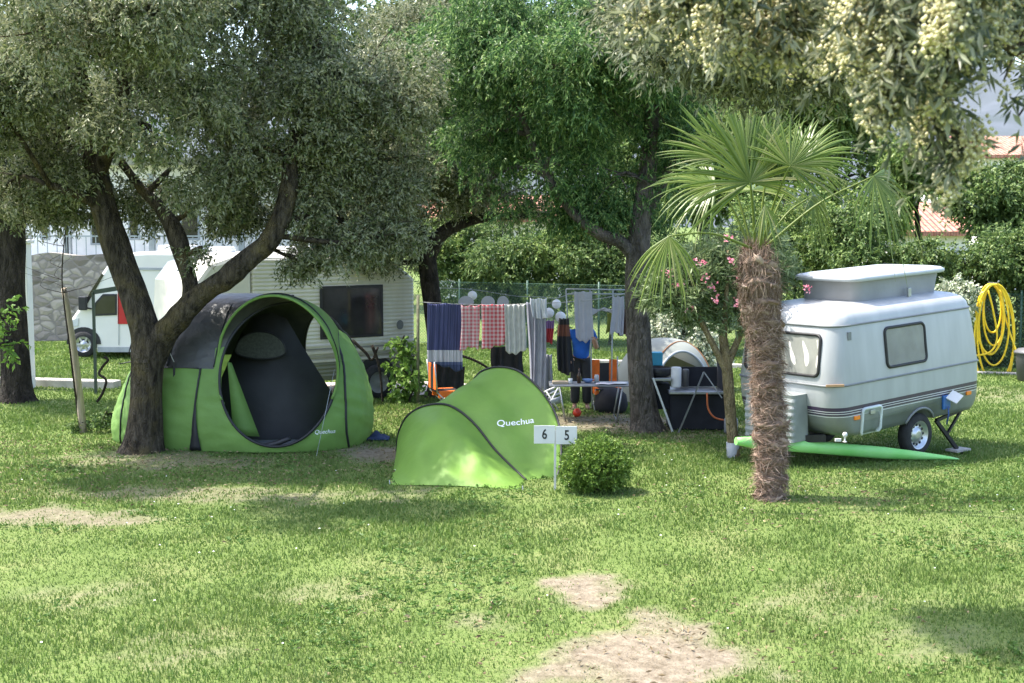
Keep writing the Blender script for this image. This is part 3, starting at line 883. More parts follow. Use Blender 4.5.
# --- box bush
rng = np.random.default_rng(88)
bb = G(595, 492)
o = thing('box_bush', 'small rounded boxwood bush beside the numbered sign', 'bush', bb)
s = 81.0
clb = [(bb[0], bb[1], .34, .40, .38, .31), (bb[0] - .2, bb[1], .28, .22, .25, .24), (bb[0] + .2, bb[1], .3, .23, .25, .25), (bb[0] - .05, bb[1], .46, .25, .25, .16)]
p, d = crown_pts(rng, clb, 2600, .35, .5, 7, 88)
V, F = sprays(rng, p, d, 7, .075, .036, .021, -.5, .9, .9)
m = MB(); m.add(V, F); m.build('foliage', BOXLEAF, o)
m = MB()
for k in range(9):
    a = rng.uniform(0, 6.28)
    m.tube(curve([bb + [0, 0, -.02], bb + [.1 * math.cos(a), .1 * math.sin(a), .15], bb + [.28 * math.cos(a), .28 * math.sin(a), .4]], 6), np.linspace(.014, .005, 6), 6)
m.build('stem', BARK_D, o)

# --- oleander
Yo = 18.3
base = G(735, 460); base[1] = Yo
o = thing('oleander', 'oleander with pink flowers and slim tan stem in front of caravan', 'oleander', base)
lo = [limb_px([(735, 462, 0, 5.5), (731, 420, 0, 5.5), (727, 368, 0, 5.5), (722, 330, 0, 4)], Yo), limb_px([(727, 372, 0, 4), (708, 335, -.05, 3), (690, 300, -.1, 2)], Yo),
      limb_px([(727, 366, 0, 4), (742, 330, .05, 3), (760, 285, .1, 2)], Yo), limb_px([(724, 345, 0, 3), (726, 300, 0, 2.5), (728, 250, 0, 1.5)], Yo)]
cl = px_clumps([(690, 285, 0, 40, 34), (735, 255, .1, 46, 36), (668, 300, -.1, 20, 20), (772, 272, .2, 32, 34), (716, 312, .1, 26, 18), (755, 310, .25, 22, 30), (660, 290, 0, 18, 18)], Yo)
rng = np.random.default_rng(90)
trunk_mesh(lo, cl, rng, .05, seg=10, twig=.012, flare=1.1).build('trunk', BARK_T, o)
p, d = crown_pts(rng, billow(cl, 5, .4, 91), 1700, .7, .2, 4, 91)
V, F = sprays(rng, p, d, 10, .16, .13, .024, -.15, .8, .6)
m = MB(); m.add(V, F); m.build('crown', OLEANDER, o)
for px, py in ((660, 253), (726, 239), (731, 260), (706, 278), (713, 287), (716, 300), (668, 273), (742, 275), (676, 285), (745, 250), (738, 302), (806, 290), (700, 262), (690, 310)):
    c = P(px, py, Yo - .42 + .1 * rng.random())
    n_ = int(rng.integers(8, 18))
    V, F = leaf_quads(rng, c + rng.normal(size=(n_, 3)) * .035, rng.normal(size=(n_, 3)) + [0, -.6, .3], .05, .04)
    m = MB(); m.add(V, F); m.build('flower', PINK, o)
m = MB(); m.lathe([(.075, -.02), (.085, .0), (.095, .22), (.08, .22), (.07, .02)], (base[0], base[1], .0), 16)
m.build('trunk_guard', GREYP, o)

# ------------------------------------------------------------------ palm
Yp = 15.25
pb = G(770, 510); pb[1] = Yp
o = thing('fan_palm', 'fan palm with shaggy brown fibre trunk on the lawn', 'palm', pb)
rng = np.random.default_rng(101)
tp, tr = limb_px([(769, 512, 0, 17.5), (771, 470, 0, 18), (771, 430, 0, 20.5), (768, 390, 0, 18.5), (767, 350, 0, 20), (762, 310, 0, 23.5), (759, 282, 0, 25.5), (757, 262, 0, 22), (755, 246, 0, 12)], Yp)
q = curve(np.concatenate([tp, tr[:, None]], 1), 70)
def ridge(z, a):
    """overlapping leaf bases: ragged collars that wind round the trunk"""
    b1 = np.sin(z * 2 * PI / .23 + 1.1 * np.sin(a + z * 2.2) + .9 * np.sin(2 * a + 5 + z * 1.3))
    b2 = np.sin(z * 2 * PI / .13 + 2.3 * np.sin(a * 2 + z * 3.1) + 1.4)
    g = .5 + .5 * np.sin(3 * a + z * 4.7 + 1.3 * np.sin(z * 2.9))
    return .60 + .27 * np.clip(b1, 0, 1) ** .7 * (.3 + .7 * g) + .10 * np.clip(b2, 0, 1) * (1 - g)


hs_ = np.linspace(0, len(q) - 1, 260); aa = np.linspace(0, 2 * PI, 56, endpoint=False)
qq = np.stack([np.interp(hs_, np.arange(len(q)), q[:, k]) for k in range(4)], 1)
Z2, A2_ = np.meshgrid(qq[:, 2], aa, indexing='ij')
rr2 = qq[:, 3:4] * ridge(Z2, A2_)
m = MB()
m.grid(np.stack([qq[:, 0:1] + rr2 * np.cos(A2_), qq[:, 1:2] + rr2 * np.sin(A2_), Z2], -1), 1, True, wrap=True)
n = 22000                                                    # loose fibre strands lying on the leaf bases
f = rng.random(n); zi = f * (len(q) - 1); i0 = np.clip(zi.astype(int), 0, len(q) - 2); fr = (zi - i0)[:, None]
c = q[i0] * (1 - fr) + q[i0 + 1] * fr
a = rng.uniform(0, 2 * PI, n)
rad = np.stack([np.cos(a), np.sin(a), np.zeros(n)], 1); tan = np.stack([-np.sin(a), np.cos(a), np.zeros(n)], 1)
basep = c[:, :3] + rad * c[:, 3:4] * (ridge(c[:, 2], a) + rng.uniform(-.03, .05, n))[:, None]
upm = np.clip((c[:, 2:3] - (pb[2] + 1.9)) / .6, 0, 1)
stray = (rng.random((n, 1)) < .07) * 1.0
dd = rad * (rng.uniform(-.05, .12, (n, 1)) + stray * .5) + tan * rng.normal(size=(n, 1)) * (1.2 - .95 * upm) + np.array([0, 0, -1.]) * rng.normal(.15, .22, (n, 1)) * (1 + 4.0 * upm)
V, F = leaf_quads(rng, basep, dd, rng.uniform(.06, .22, n), rng.uniform(.0025, .008, n), .3)
m.add(V, F)
for k in range(150):                                         # torn sheets of old leaf base wrapped across the trunk
    fz_ = rng.uniform(.02, .9) * (len(q) - 1); i1 = int(fz_); qz = q[i1]
    a0 = rng.uniform(0, 2 * PI); wa = rng.uniform(.5, 1.9); hh = rng.uniform(.02, .06); sl = rng.normal() * .09; sg_ = rng.uniform(.01, .05)
    st_ = []
    for fa in np.linspace(0, 1, 12):
        a = a0 + wa * fa; zz = qz[2] + sl * (fa - .5) - sg_ * math.sin(PI * fa) + .008 * math.sin(17 * fa + k)
        rr_2 = qz[3] * (float(ridge(np.array(zz), np.array(a))) + .03 + (.22 * fa ** 6 if k % 3 == 0 else 0))
        e_ = hh * (.25 + .75 * math.sin(PI * min(1, fa + .08)) ** .6)
        st_.append([[qz[0] + rr_2 * math.cos(a), qz[1] + rr_2 * math.sin(a), zz + e_], [qz[0] + (rr_2 + .022) * math.cos(a), qz[1] + (rr_2 + .022) * math.sin(a), zz], [qz[0] + (rr_2 - .02) * math.cos(a), qz[1] + (rr_2 - .02) * math.sin(a), zz - e_ * .7]])
    m.grid(np.array(st_), 0, True)
m.build('trunk', [FIBRE, mat('palm_leaf_base', (.30, .215, .16), .95, .3, 16, .8, 60, c2=(.13, .09, .065), stretch=(1, 1, .5))], o)


def vec(*a): return np.array(a, float)


def frond(hub, axis, nrm, Rr, span, nseg, droop, start, seed, wid=.0185):
    rng = np.random.default_rng(seed)
    axis = unit(vec(*axis)); nrm = vec(*nrm); nrm = unit(nrm - axis * (nrm @ axis)); side = np.cross(axis, nrm)
    m = MB()
    mid = (start + hub) / 2 + vec(0, 0, .10)
    m.tube(curve([start, mid, hub], 12), np.linspace(.018, .009, 12), 6)
    for k in range(nseg):
        th = (k / (nseg - 1) - .5) * span + rng.normal() * .05
        d = axis * math.cos(th) + side * math.sin(th)
        Lk = Rr * (1 - .22 * (abs(th) / (span / 2)) ** 2) * rng.uniform(.78, 1.1)
        t_ = np.linspace(0, 1, 9)
        dr = droop * rng.uniform(.6, 1.5)
        cone = -.10 * Lk                       # the blade is a shallow cone
        c = hub + np.outer(t_, d) * Lk + np.outer(t_ ** 1.2, nrm) * cone + np.outer(np.maximum(0, t_ - .35) ** 2, [0, 0, -1]) * dr * Lk
        if dr > .9:                            # folded tips hang straight down
            j = int(rng.integers(5, 8)); hang = np.arange(0, 9 - j) * Lk / 8
            c[j:] = c[j] + np.stack([d[0] * hang * .25, d[1] * hang * .25, -hang * .95], 1)
        w = wid * Lk * np.array([.35, .75, 1, 1.05, 1, .85, .62, .36, .05]) * rng.uniform(.85, 1.15)
        s_ = np.cross(unit(np.gradient(c, axis=0)), nrm); s_ = unit(s_)
        nn = np.cross(s_, unit(np.gradient(c, axis=0)))
        A = np.stack([c - s_ * w[:, None], c + nn * w[:, None] * .55, c + s_ * w[:, None]], 1)
        m.grid(A, 0, False)
    m.build('frond', PALMLEAF, o)


ct = P(757, 248, Yp)
st = lambda dx=0, dy=0: ct + vec(dx, dy, 0)
frond(P(750, 182, Yp - .35), (-.3, -.1, 1), (0, -1, .25), 1.08, 4.2, 44, .38, st(-.03, -.05), 201)
frond(P(790, 166, Yp - .5), (.55, -.1, .8), (0, -1, .35), .74, 3.9, 44, .2, st(.05), 202)
frond(P(874, 176, Yp - .1), (.55, -.1, -.75), (.35, -.6, .6), .95, 3.0, 30, 1.0, st(.08), 203)
frond(P(669, 236, Yp - .5), (-.15, -.3, -1), (-.3, -.9, .4), .74, 1.9, 24, .9, st(-.08, -.1), 204)
frond(P(747, 158, Yp + .25), (-.1, .1, 1), (0, -1, -.2), .92, 2.4, 30, .05, st(0, .06), 205)
frond(P(715, 186, Yp + .1), (-1, .05, .12), (0, -.8, .6), .86, 3.2, 34, .75, st(-.08), 206)
frond(P(805, 160, Yp + .35), (.8, .3, .8), (-.1, -.9, .4), .80, 3.4, 34, .4, st(.06, .08), 207)
frond(P(812, 196, Yp + .2), (.55, .2, -.8), (.4, -.6, .7), .68, 3.2, 30, .7, st(.07, .05), 208)
frond(P(722, 158, Yp + .3), (-.7, .2, .9), (0, -1, .1), .85, 2.6, 28, .2, st(-.04, .08), 209)
frond(P(765, 205, Yp - .45), (.1, -.4, -1), (0, -1, .3), .5, 1.2, 14, .3, st(.02, -.1), 210)
frond(P(770, 150, Yp + .1), (.25, 0, 1), (0, -1, 0), .62, 1.4, 18, .05, st(.02, .03), 211)
frond(P(752, 190, Yp + .5), (0, 1, .3), (0, -.4, 1), .9, 4.0, 36, .6, st(0, .1), 212)


# ------------------------------------------------------------------ text
def text_mesh(body, size, extr=.0, bold=.018):
    c = bpy.data.curves.new('txt', 'FONT'); c.body = body; c.size = size; c.align_x = 'CENTER'; c.align_y = 'CENTER'; c.extrude = extr
    c.offset = bold * size
    t_ = bpy.data.objects.new('txt', c); col.objects.link(t_)
    dg = bpy.context.evaluated_depsgraph_get()
    me = bpy.data.meshes.new_from_object(t_.evaluated_get(dg))
    bpy.data.objects.remove(t_); bpy.data.curves.remove(c)
    return me


def decal(name, body, size, pos, xdir, ydir, target, material, parent, shear=0, bold=0):
    """lays lettering onto a curved fabric surface: every vertex is dropped onto the fabric along the local normal"""
    me = text_mesh(body, size, 0, .002)
    bm = bmesh.new(); bm.from_mesh(me)
    bmesh.ops.triangulate(bm, faces=bm.faces[:])
    bmesh.ops.subdivide_edges(bm, edges=[e for e in bm.edges if e.calc_length() > size * .2], cuts=2)
    tm = target.data
    off = Vector(abs_loc(target))
    vs = [v.co + off for v in tm.vertices]
    bvh = BVHTree.FromPolygons(vs, [tuple(p.vertices) for p in tm.polygons])
    xd, yd = Vector(xdir).normalized(), Vector(ydir).normalized()
    nr = xd.cross(yd)
    for v in bm.verts:
        w = Vector(pos) + xd * (v.co.x + shear * v.co.y) + yd * v.co.y
        hit, hn, _, _ = bvh.ray_cast(w + nr * .6, -nr, 1.5)
        v.co = (hit if hit is not None else w) + nr * .006
        v.co -= Vector(abs_loc(parent))
    bm.to_mesh(me); bm.free()
    me.materials.clear(); me.materials.append(material)
    return link_mesh(name, me, parent)


# ------------------------------------------------------------------ big pop-up tent
GREEN = mat('tent_green', (.185, .325, .078), .6, .10, 2.5, .9, 4.5, trans=.28)
GREEN_S = mat('tent_green_small', (.20, .36, .062), .55, .10, 2.5, .9, 4.5, trans=.35)
DARKF = mat('tent_charcoal', (.05, .05, .047), .45, .25, 3, .7, 9)
INNERF = mat('tent_inner_grey', (.04, .04, .042), .75, .15, 3, .2, 14)
MESHF = mat('tent_mesh', (.065, .07, .06), .8, .3, 30)
FLOORF = mat('tent_floor', (.13, .135, .15), .7, .2, 3, .3, 9)
WHITE_T = mat('white_print', (.82, .84, .82), .5, .02)

TA, TB, TH = 2.10, 1.15, 2.26
tc0 = vec((238 - 512) / FPX * 19.85, 19.85, 0)
tyaw = R(-9)
TX = vec(math.cos(tyaw), math.sin(tyaw), 0); TY = vec(-math.sin(tyaw), math.cos(tyaw), 0)
o = thing('popup_tent', 'large green and charcoal pop-up tent with round open doorway', 'tent', tc0)


def tw(s, v, z): return tc0 + TX * s + TY * v + vec(0, 0, z)


def sp_(x, e): return np.sign(x) * np.abs(x) ** e


def tent_grid(nu, nw, a, b, h, wr=.022, seed=3):
    eta = np.linspace(0, PI / 2, nu)[:, None]; om = np.linspace(-PI, PI, nw, endpoint=False)[None]
    ce, se = np.cos(eta), np.sin(eta)
    s = a * sp_(ce, .72) * sp_(np.cos(om), .86); v = b * sp_(ce, .72) * sp_(np.sin(om), .80); z = h * sp_(se, .9) * np.ones_like(om)
    tuck = 1 - .07 * np.exp(-z / .25)
    s, v = s * tuck, v * tuck
    s = np.where(s < 0, s * (1 - .17 * np.clip(z / 1.2, 0, 1.35) ** 1.2), s)
    pp = np.stack([s, v, z], -1).reshape(-1, 3)
    nz = (noise3(pp * [1, 1, 1.6], 5, seed) * .6 + noise3(pp * [1.5, 1.5, .5], 13, seed + 1) * .35 + .3 * (1 - np.abs(noise3(pp * [.6, .6, 1.8], 16, seed + 2)) * 3)).reshape(s.shape)
    k = 1 + wr * nz
    return s * k, v * k, z


ts, tv, tz = tent_grid(130, 300, TA, TB, TH)
HC, HZc, HRx, HRz = .92, 1.12, .82, 1.03          # front doorway ellipse in (s, z)
BC, BZ, BRx, BRz = 1.22, 1.22, .50, .74          # rear doorway


def fc(a):                                         # face centres of a wrapped grid
    b_ = np.roll(a, -1, 1)
    return (a[:-1] + a[1:] + b_[:-1] + b_[1:]) / 4


fs, fv, fz = fc(ts), fc(tv), fc(tz)
front = (((fs - HC) / HRx) ** 2 + ((fz - HZc) / HRz) ** 2 < 1) & (fv < 0)
rear = (((fs - BC) / BRx) ** 2 + ((fz - BZ) / BRz) ** 2 < 1) & (fv > 0)
winl = np.zeros_like(front)
A = tc0 + TX * ts[..., None] + TY * tv[..., None] + np.array([0, 0, 1.]) * tz[..., None]
ring_ = ((fs - HC) / (HRx + .13)) ** 2 + ((fz - HZc) / (HRz + .10)) ** 2 < 1
dark = (fz > 1.22) & ~(ring_ & (fv < 0)) & ((fs < HC) | (fz > 1.95) | (fv > .2))
solid = ~(front | rear)
m = MB()
i = np.arange(A.shape[0] - 1)[:, None]; j = np.arange(A.shape[1])[None]; j2 = (j + 1) % A.shape[1]; nv_ = A.shape[1]
FQ = np.stack([i * nv_ + j, i * nv_ + j2, (i + 1) * nv_ + j2, (i + 1) * nv_ + j], -1)
m.V.append(A.reshape(-1, 3)); m.n = A.size // 3
m.F.append((FQ[solid & ~dark], 0, True)); m.F.append((FQ[solid & dark], 1, True))
fly = m.build('flysheet', [GREEN, DARKF], o)
_fv = [v.co + Vector(tc0) for v in fly.data.vertices]


def surf_v(s, z, sgn=-1):
    """depth v of the fly at (s, z)"""
    zz = min(max(z / TH, 0), .999) ** (1 / .9)
    ce = math.sqrt(max(0, 1 - zz * zz)) ** .72
    tuck = 1 - .07 * math.exp(-max(z, 0) / .25)
    q = min(.999, abs(s) / (TA * max(ce, 1e-3) * tuck)) ** (1 / .86)
    return sgn * TB * ce * tuck * math.sqrt(max(0, 1 - q * q)) ** .8


_bvh = BVHTree.FromPolygons(_fv, [tuple(p.vertices) for p in fly.data.polygons])


def on_fly(sv, z, off=.012, sgn=-1):
    """point on the flysheet seen square from the front (sgn -1) or the rear"""
    o_ = Vector(tw(sv, 3.0 * sgn, z)); hit, nrm_, _, _ = _bvh.ray_cast(o_, Vector(TY * -sgn), 3.2)
    if hit is None: return tw(sv, surf_v(sv, z, sgn) + off * sgn, z)
    return np.array(hit) + TY * sgn * off


ph = np.linspace(0, 2 * PI, 72, endpoint=False)
rim = [tw(HC + HRx * math.cos(a), surf_v(HC + HRx * math.cos(a), HZc + HRz * math.sin(a)) - .012, HZc + HRz * math.sin(a)) for a in ph]
m = MB(); m.tube(rim, .022, 6, closed=True); m.build('door_piping', BLACK, o)
rr_ = [tw(BC + BRx * math.cos(a), surf_v(BC + BRx * math.cos(a), BZ + BRz * math.sin(a), 1) + .01, BZ + BRz * math.sin(a)) for a in ph]
m = MB(); m.tube(rr_, .022, 6, closed=True); m.build('door_piping', BLACK, o)
# hood: fabric band that stands out over the doorway, green outside, charcoal inside
hood = MB()
A1, A2 = [], []
for a in np.linspace(-.35, PI + .35, 70):
    c_, s_ = math.cos(a), math.sin(a)
    v0 = surf_v(HC + HRx * c_, HZc + HRz * s_)
    k = min(1, max(0, (s_ + .35) / .8))
    row1, row2 = [], []
    for f in np.linspace(0, 1, 7):
        g = 1.01 + .12 * k * math.sin(f * PI / 2)
        v_ = v0 + (-TB * (.78 + .10 * max(0, s_)) - v0) * f * k - .03 * f
        row1.append(tw(HC + HRx * g * c_, v_, HZc + HRz * g * s_ + .02 * k))
        row2.append(tw(HC + HRx * (g - .016) * c_, v_, HZc + HRz * (g - .016) * s_ + .005))
    A1.append(row1); A2.append(row2)
A1, A2 = np.array(A1), np.array(A2)
hood.grid(A1, 0); hood.grid(A2[:, ::-1], 1)
hood.build('hood', [GREEN, DARKF], o)
m = MB(); m.tube((A1[:, -1] + A2[:, -1]) / 2, .021, 8); m.build('hood_hoop', GREEN, o)
m = MB(); m.tube(A1[:, -2] + [0, 0, .012], .012, 6); m.build('hood_piping', BLACK, o)
# inside: sleeping cabin wall with mesh window, and floor
m = MB()
poly = [(-.30, .62, 1.62), (-.02, .35, 1.86), (.30, .28, 1.95), (.52, .35, 1.86), (.72, .45, 1.45), (1.28, .38, .62), (1.22, .1, .2), (.95, -.2, .07), (.3, -.35, .07), (-.1, -.4, .1), (-.42, -.2, .8)]
pw = [tw(q_[0] + .12, q_[1], q_[2]) for q_ in poly]; cw = np.mean(pw, 0)
m.add(pw + [cw], [(k, (k + 1) % len(pw), len(pw)) for k in range(len(pw))], 0, True)
iw = m.build('inner_wall', INNERF, o, solid=.012)
m = MB()
el = [tw(.32 + .40 * math.cos(a), .06, 1.37 + (.30 if math.sin(a) > 0 else .12) * math.sin(a)) for a in np.linspace(0, 2 * PI, 32, endpoint=False)]
m.prism(el, TY * .012); m.build('mesh_window', MESHF, o)
m = MB(); m.tube(el, .014, 5, closed=True); m.build('window_piping', BLACK, o)
m = MB()
fl = [tw(TA * .88 * sp_(np.cos(a), .86), TB * .86 * sp_(np.sin(a), .8), .055 + .015 * math.sin(5 * a)) for a in np.linspace(0, 2 * PI, 60, endpoint=False)]
m.prism(fl, vec(0, 0, -.03)); m.build('groundsheet', FLOORF, o)
# green side flap inside the doorway and rolled door along the lower edge
m = MB()
m.grid(np.array([[tw(.14 + .05 * f, -.86 + .06 * f, 1.30 - 1.1 * f), tw(.18 + .34 * f, -.80 + .2 * f, 1.28 - 1.12 * f)] for f in np.linspace(0, 1, 10)])); m.build('door_flap', GREEN, o, solid=.008)
m = MB(); m.tube([tw(.1 + 1.0 * f, surf_v(.1 + 1.0 * f, .16) + .08, .20 - .13 * math.sin(PI * f)) for f in np.linspace(0, 1, 16)], .045, 8, rough=.2); m.build('rolled_door', BLACK, o)
# seams, straps, guy lines
m = MB()
m.tube([on_fly(-.20 - .14 * f, 1.22 * (1 - f)) for f in np.linspace(0, .99, 30)], .016, 6); m.build('seam', BLACK, o); m = MB()
m.tube([on_fly(-1.42 - .2 * f, 1.9 * (1 - f)) for f in np.linspace(0, .99, 30)], .012, 6); m.build('seam', BLACK, o); m = MB()
m.tube([on_fly(1.86 - .5 * f ** 4, 1.95 * f) for f in np.linspace(0.01, .97, 26)], .02, 6); m.build('seam', BLACK, o); m = MB()
m.tube([tw(-TA * math.cos(a) ** .72 * (1 - .07 * math.exp(-TH * math.sin(a) ** .9 / .25)) * (1 - .17 * min(1.35, TH * math.sin(a) ** .9 / 1.2) ** 1.2) - .012, -.12, TH * math.sin(a) ** .9) for a in np.linspace(0.02, 1.2, 26)], .018, 6)
m.build('seam', BLACK, o)
m = MB()
m.grid(np.array([[on_fly(-.24 - .04 * f - .10 * f ** 2, .85 * (1 - f) + .012, .02), on_fly(-.24 - .02 * f + .07 * f ** 2, .85 * (1 - f) + .012, .02)] for f in np.linspace(0, 1, 14)])); m.build('seam_gap', BLACK, o, solid=.006)
m = MB(); m.tube([on_fly(-1.95 + 1.72 * f, 1.21 + .01 * math.sin(9 * f), .006) for f in np.linspace(0.16, 1, 30)], .009, 5); m.build('waist_seam', DARKF, o)
for s2 in (-.75, .0):
    m = MB(); m.tube([on_fly(s2 + .12 * f, 1.24 + .98 * f) for f in np.linspace(0, .9, 18)], .010, 5); m.build('roof_seam', BLACK, o)
m = MB(); a_ = tw(-.62, surf_v(-.62, 1.32) - .03, 1.30); m.bar(a_, a_ + vec(.0, -.02, -.42), .03, .012); m.build('strap', BLACK, o)
m = MB(); m.tube([tw(1.72, -.7, 1.2), tw(1.62, -1.3, .02)], .0035, 5); m.build('guy_line', GREYP, o)
m = MB(); m.tube([tw(-.9, -.9, 1.8), tw(-.62, surf_v(-.62, 1.32) - .03, 1.3)], .006, 5); m.build('guy_line', WHITE_P, o)
lp = tw(1.60, surf_v(1.60, .29), .29)
nd = unit(TX * .55 - TY * .84); xd = unit(np.cross([0, 0, 1.], nd))
decal('logo', 'Quechua', .085, lp, xd, vec(0, 0, 1), fly, WHITE_T, o, shear=.25)
NO_GRASS.append((tc0[0], tc0[1], TA * .93, TB * .92, tyaw))

# ------------------------------------------------------------------ small pop-up tent
def hoop_px(lst, ya, yb, n=61):
    p_ = curve(np.array(lst, float), 400)
    L_ = np.concatenate([[0], np.cumsum(np.linalg.norm(np.diff(p_, axis=0), axis=1))]); L_ /= L_[-1]
    t_ = np.linspace(0, 1, n)
    xs, ys_ = np.interp(t_, L_, p_[:, 0]), np.interp(t_, L_, p_[:, 1])
    return np.array([P(a, b_, ya + (yb - ya) * f) for a, b_, f in zip(xs, ys_, t_)])


def flat_arc(Lp, Rp, n=61):
    t_ = np.linspace(0, 1, n)
    return np.outer(1 - t_, Lp) + np.outer(t_, Rp) + np.outer(np.sin(PI * t_), [0, 0, .02])


arcs = [flat_arc(G(389.5, 481), G(521, 488.5)),
        hoop_px([(396.5, 452), (398.5, 434), (407, 417), (423, 407), (443, 404.5), (459, 411), (476, 426), (494, 449), (509.5, 465), (527, 481.5)], 18.85, 16.75),
        hoop_px([(462, 442), (460, 415), (465, 394), (474, 380), (483, 371), (499, 367.5), (517, 371), (532, 382), (545, 396), (555, 413.5), (560, 432), (561, 457), (557, 479)], 19.6, 16.95),
        flat_arc(G(474, 434), G(572, 466))]
o_org = (arcs[1][0] + arcs[2][-1]) / 2; o_org[2] = 0
o = thing('popup_tent', 'small bright green two-humped pop-up tent by the number sign', 'tent', o_org)
rows = []
for k in range(3):
    for f in np.linspace(0, 1, 26, endpoint=(k == 2)):
        p_ = arcs[k] * (1 - f) + arcs[k + 1] * f
        h_ = np.sin(PI * np.linspace(0, 1, 61))[:, None]
        sag = (-.06 if k == 1 else .06) * math.sin(PI * f)
        p_ = p_ + np.array([0, 0, 1.]) * sag * h_
        if k == 0: p_ = p_ + np.array([-.05, -.12, 0]) * math.sin(PI * f) * h_
        rows.append(p_)
rows = np.array(rows)
fl_ = rows.reshape(-1, 3)
u_, t_ = np.meshgrid(np.linspace(0, 3, rows.shape[0]), np.linspace(0, 1, 61), indexing='ij')
wr = .026 * np.sin(9 * u_ + 14 * t_ + 2 * np.sin(5 * t_)) * (np.sin(PI * np.minimum(u_ % 1, 1)) ** .5) + .016 * np.sin(31 * t_ - 6 * u_ + 2 * np.sin(4 * u_)) * np.sin(PI * (u_ % 1))
rows[..., 2] += wr * np.sin(PI * t_)
rows[..., 1] -= wr * .8 * np.sin(PI * t_)
m = MB(); m.grid(rows); flys = m.build('flysheet', GREEN_S, o)
m = MB(); m.tube(arcs[1] + [0, -.01, .01], .016, 6); m.build('hoop', BLACK, o)
m = MB(); m.tube(arcs[2] + [0, -.005, .01], .016, 6); m.build('hoop', BLACK, o)
for sx, sy in ((391, 481), (524, 490), (577, 470)):
    g = G(sx, sy); m = MB(); m.tube([g + [0, 0, -.08], g + [-.02, -.02, .07]], .006, 5); m.build('peg', STEEL, o)
lp = P(515, 421.5, 17.6); xd = unit(vec(1, -.15, .19)); yd = unit(np.cross(np.cross(xd, [0, 0, 1.]), xd) + vec(0, .35, 0))
decal('logo', 'Quechua', .135, lp, xd, yd, flys, WHITE_T, o)
cs = sum(a_[0] + a_[-1] for a_ in arcs[:3]) / 6
NO_GRASS.append((cs[0], cs[1] + .2, .8, 1.2, 0))

# ------------------------------------------------------------------ number sign
sb = G(555, 489)
o = thing('number_sign', 'white post sign with the numbers 6 and 5', 'sign', sb)
m = MB(); m.box(sb + vec(0, 0, .36), (.028, .028, .80)); m.build('post', WHITE_P, o)
ys = sb[1] - .03
ppm = FPX / ys
for k, (x0, x1, ch) in enumerate(((534, 555, '6'), (555.6, 577, '5'))):
    pa, pb_ = P(x0, 425.5 + k * .7, ys), P(x1, 443.5 + k * .7, ys)
    m = MB(); m.box(((pa[0] + pb_[0]) / 2, ys, (pa[2] + pb_[2]) / 2), (pb_[0] - pa[0], .014, pa[2] - pb_[2]))
    pn = m.build('panel', WHITE_P, o, bevel=.002)
    me = text_mesh(ch, .165, .001); me.materials.append(BLACK)
    d_ = link_mesh('numeral', me, pn)
    cx = P((x0 + x1) / 2 + (0 if k == 0 else .5), 434.5 + k, ys)
    d_.location = Vector((cx[0], ys - .0095, cx[2])) - Vector(sb); d_.rotation_euler = (PI / 2, 0, 0); d_.scale = (.8, 1.05, 1)

# ------------------------------------------------------------------ caravan
CX, CY, CYAW, CPIT = 4.34, 17.148, .640, .052
CL, CW = 3.36, 1.86
car = thing('caravan', 'pale grey caravan with raised pop-up roof and striped grey skirt', 'caravan', (CX, CY, 0), rot=(0, -CPIT, CYAW))


def rring(x0, x1, y0, y1, r, n=9):
    pts = []
    for cx, cy, a0 in ((x1 - r, y1 - r, 0), (x0 + r, y1 - r, PI / 2), (x0 + r, y0 + r, PI), (x1 - r, y0 + r, 3 * PI / 2)):
        for a in np.linspace(a0, a0 + PI / 2, n): pts.append((cx + r * math.cos(a), cy + r * math.sin(a)))
    return np.array(pts)


lev = [(.43, .34, .14, .10), (.44, .26, .10, .04), (.50, .17, .06, .02), (.62, .08, .02, .004), (.82, .02, 0, 0), (1.149, 0, 0, 0), (1.45, .03, .025, .028), (1.75, .075, .06, .058), (1.94, .115, .10, .08),
       (2.04, .15, .13, .10), (2.11, .21, .19, .15), (2.155, .30, .28, .23), (2.18, .42, .40, .34), (2.19, .55, .5, .45)]


def prof(z):
    Z_ = [l[0] for l in lev]
    return [np.interp(z, Z_, [l[k] for l in lev]) for k in (1, 2, 3)]


def cring(z, grow=0):
    f, r_, s_ = prof(z)
    return np.concatenate([rring(f - grow, CL - r_ + grow, s_ - grow, CW - s_ + grow, .26), np.full((36, 1), z)], 1)


zs = [l[0] for l in lev]
m = MB(); A = np.array([cring(z) for z in zs])
m.grid(A, 0, True, wrap=True)
k0 = m.n - 36
m.F.append((np.array([list(range(36))[::-1]]), 0, False)); m.F.append((np.array([list(range(k0, k0 + 36))]), 0, False))
LG, MG, DG, PU, WH = (.395, .408, .42), (.37, .388, .395), (.185, .205, .195), (.05, .035, .07), (.6, .61, .63)
carmat = band_mat('caravan_paint', [(.0, DG), (.718, WH), (.726, DG), (.734, PU), (.75, WH), (.766, PU), (.782, WH), (.798, PU), (.85, MG), (1.15, LG)], rough=.34, var=.085)
body = m.build('body', carmat, car, local=True)
cut = MB(); cut.lathe([(0, -.1), (.37, -.1), (.37, .36), (0, .36)], (1.84, 0, .25), 40, axis='y')
co = cut.build('cutter', BLACK)
bm = bmesh.new(); bm.from_mesh(co.data); bmesh.ops.remove_doubles(bm, verts=bm.verts, dist=1e-4); bmesh.ops.recalc_face_normals(bm, faces=bm.faces); bm.to_mesh(co.data); bm.free()
bm = bmesh.new(); bm.from_mesh(body.data); bmesh.ops.recalc_face_normals(bm, faces=bm.faces); bm.to_mesh(body.data); bm.free()
body.parent = None
md = body.modifiers.new('arch', 'BOOLEAN'); md.object = co; md.operation = 'DIFFERENCE'; md.solver = 'EXACT'
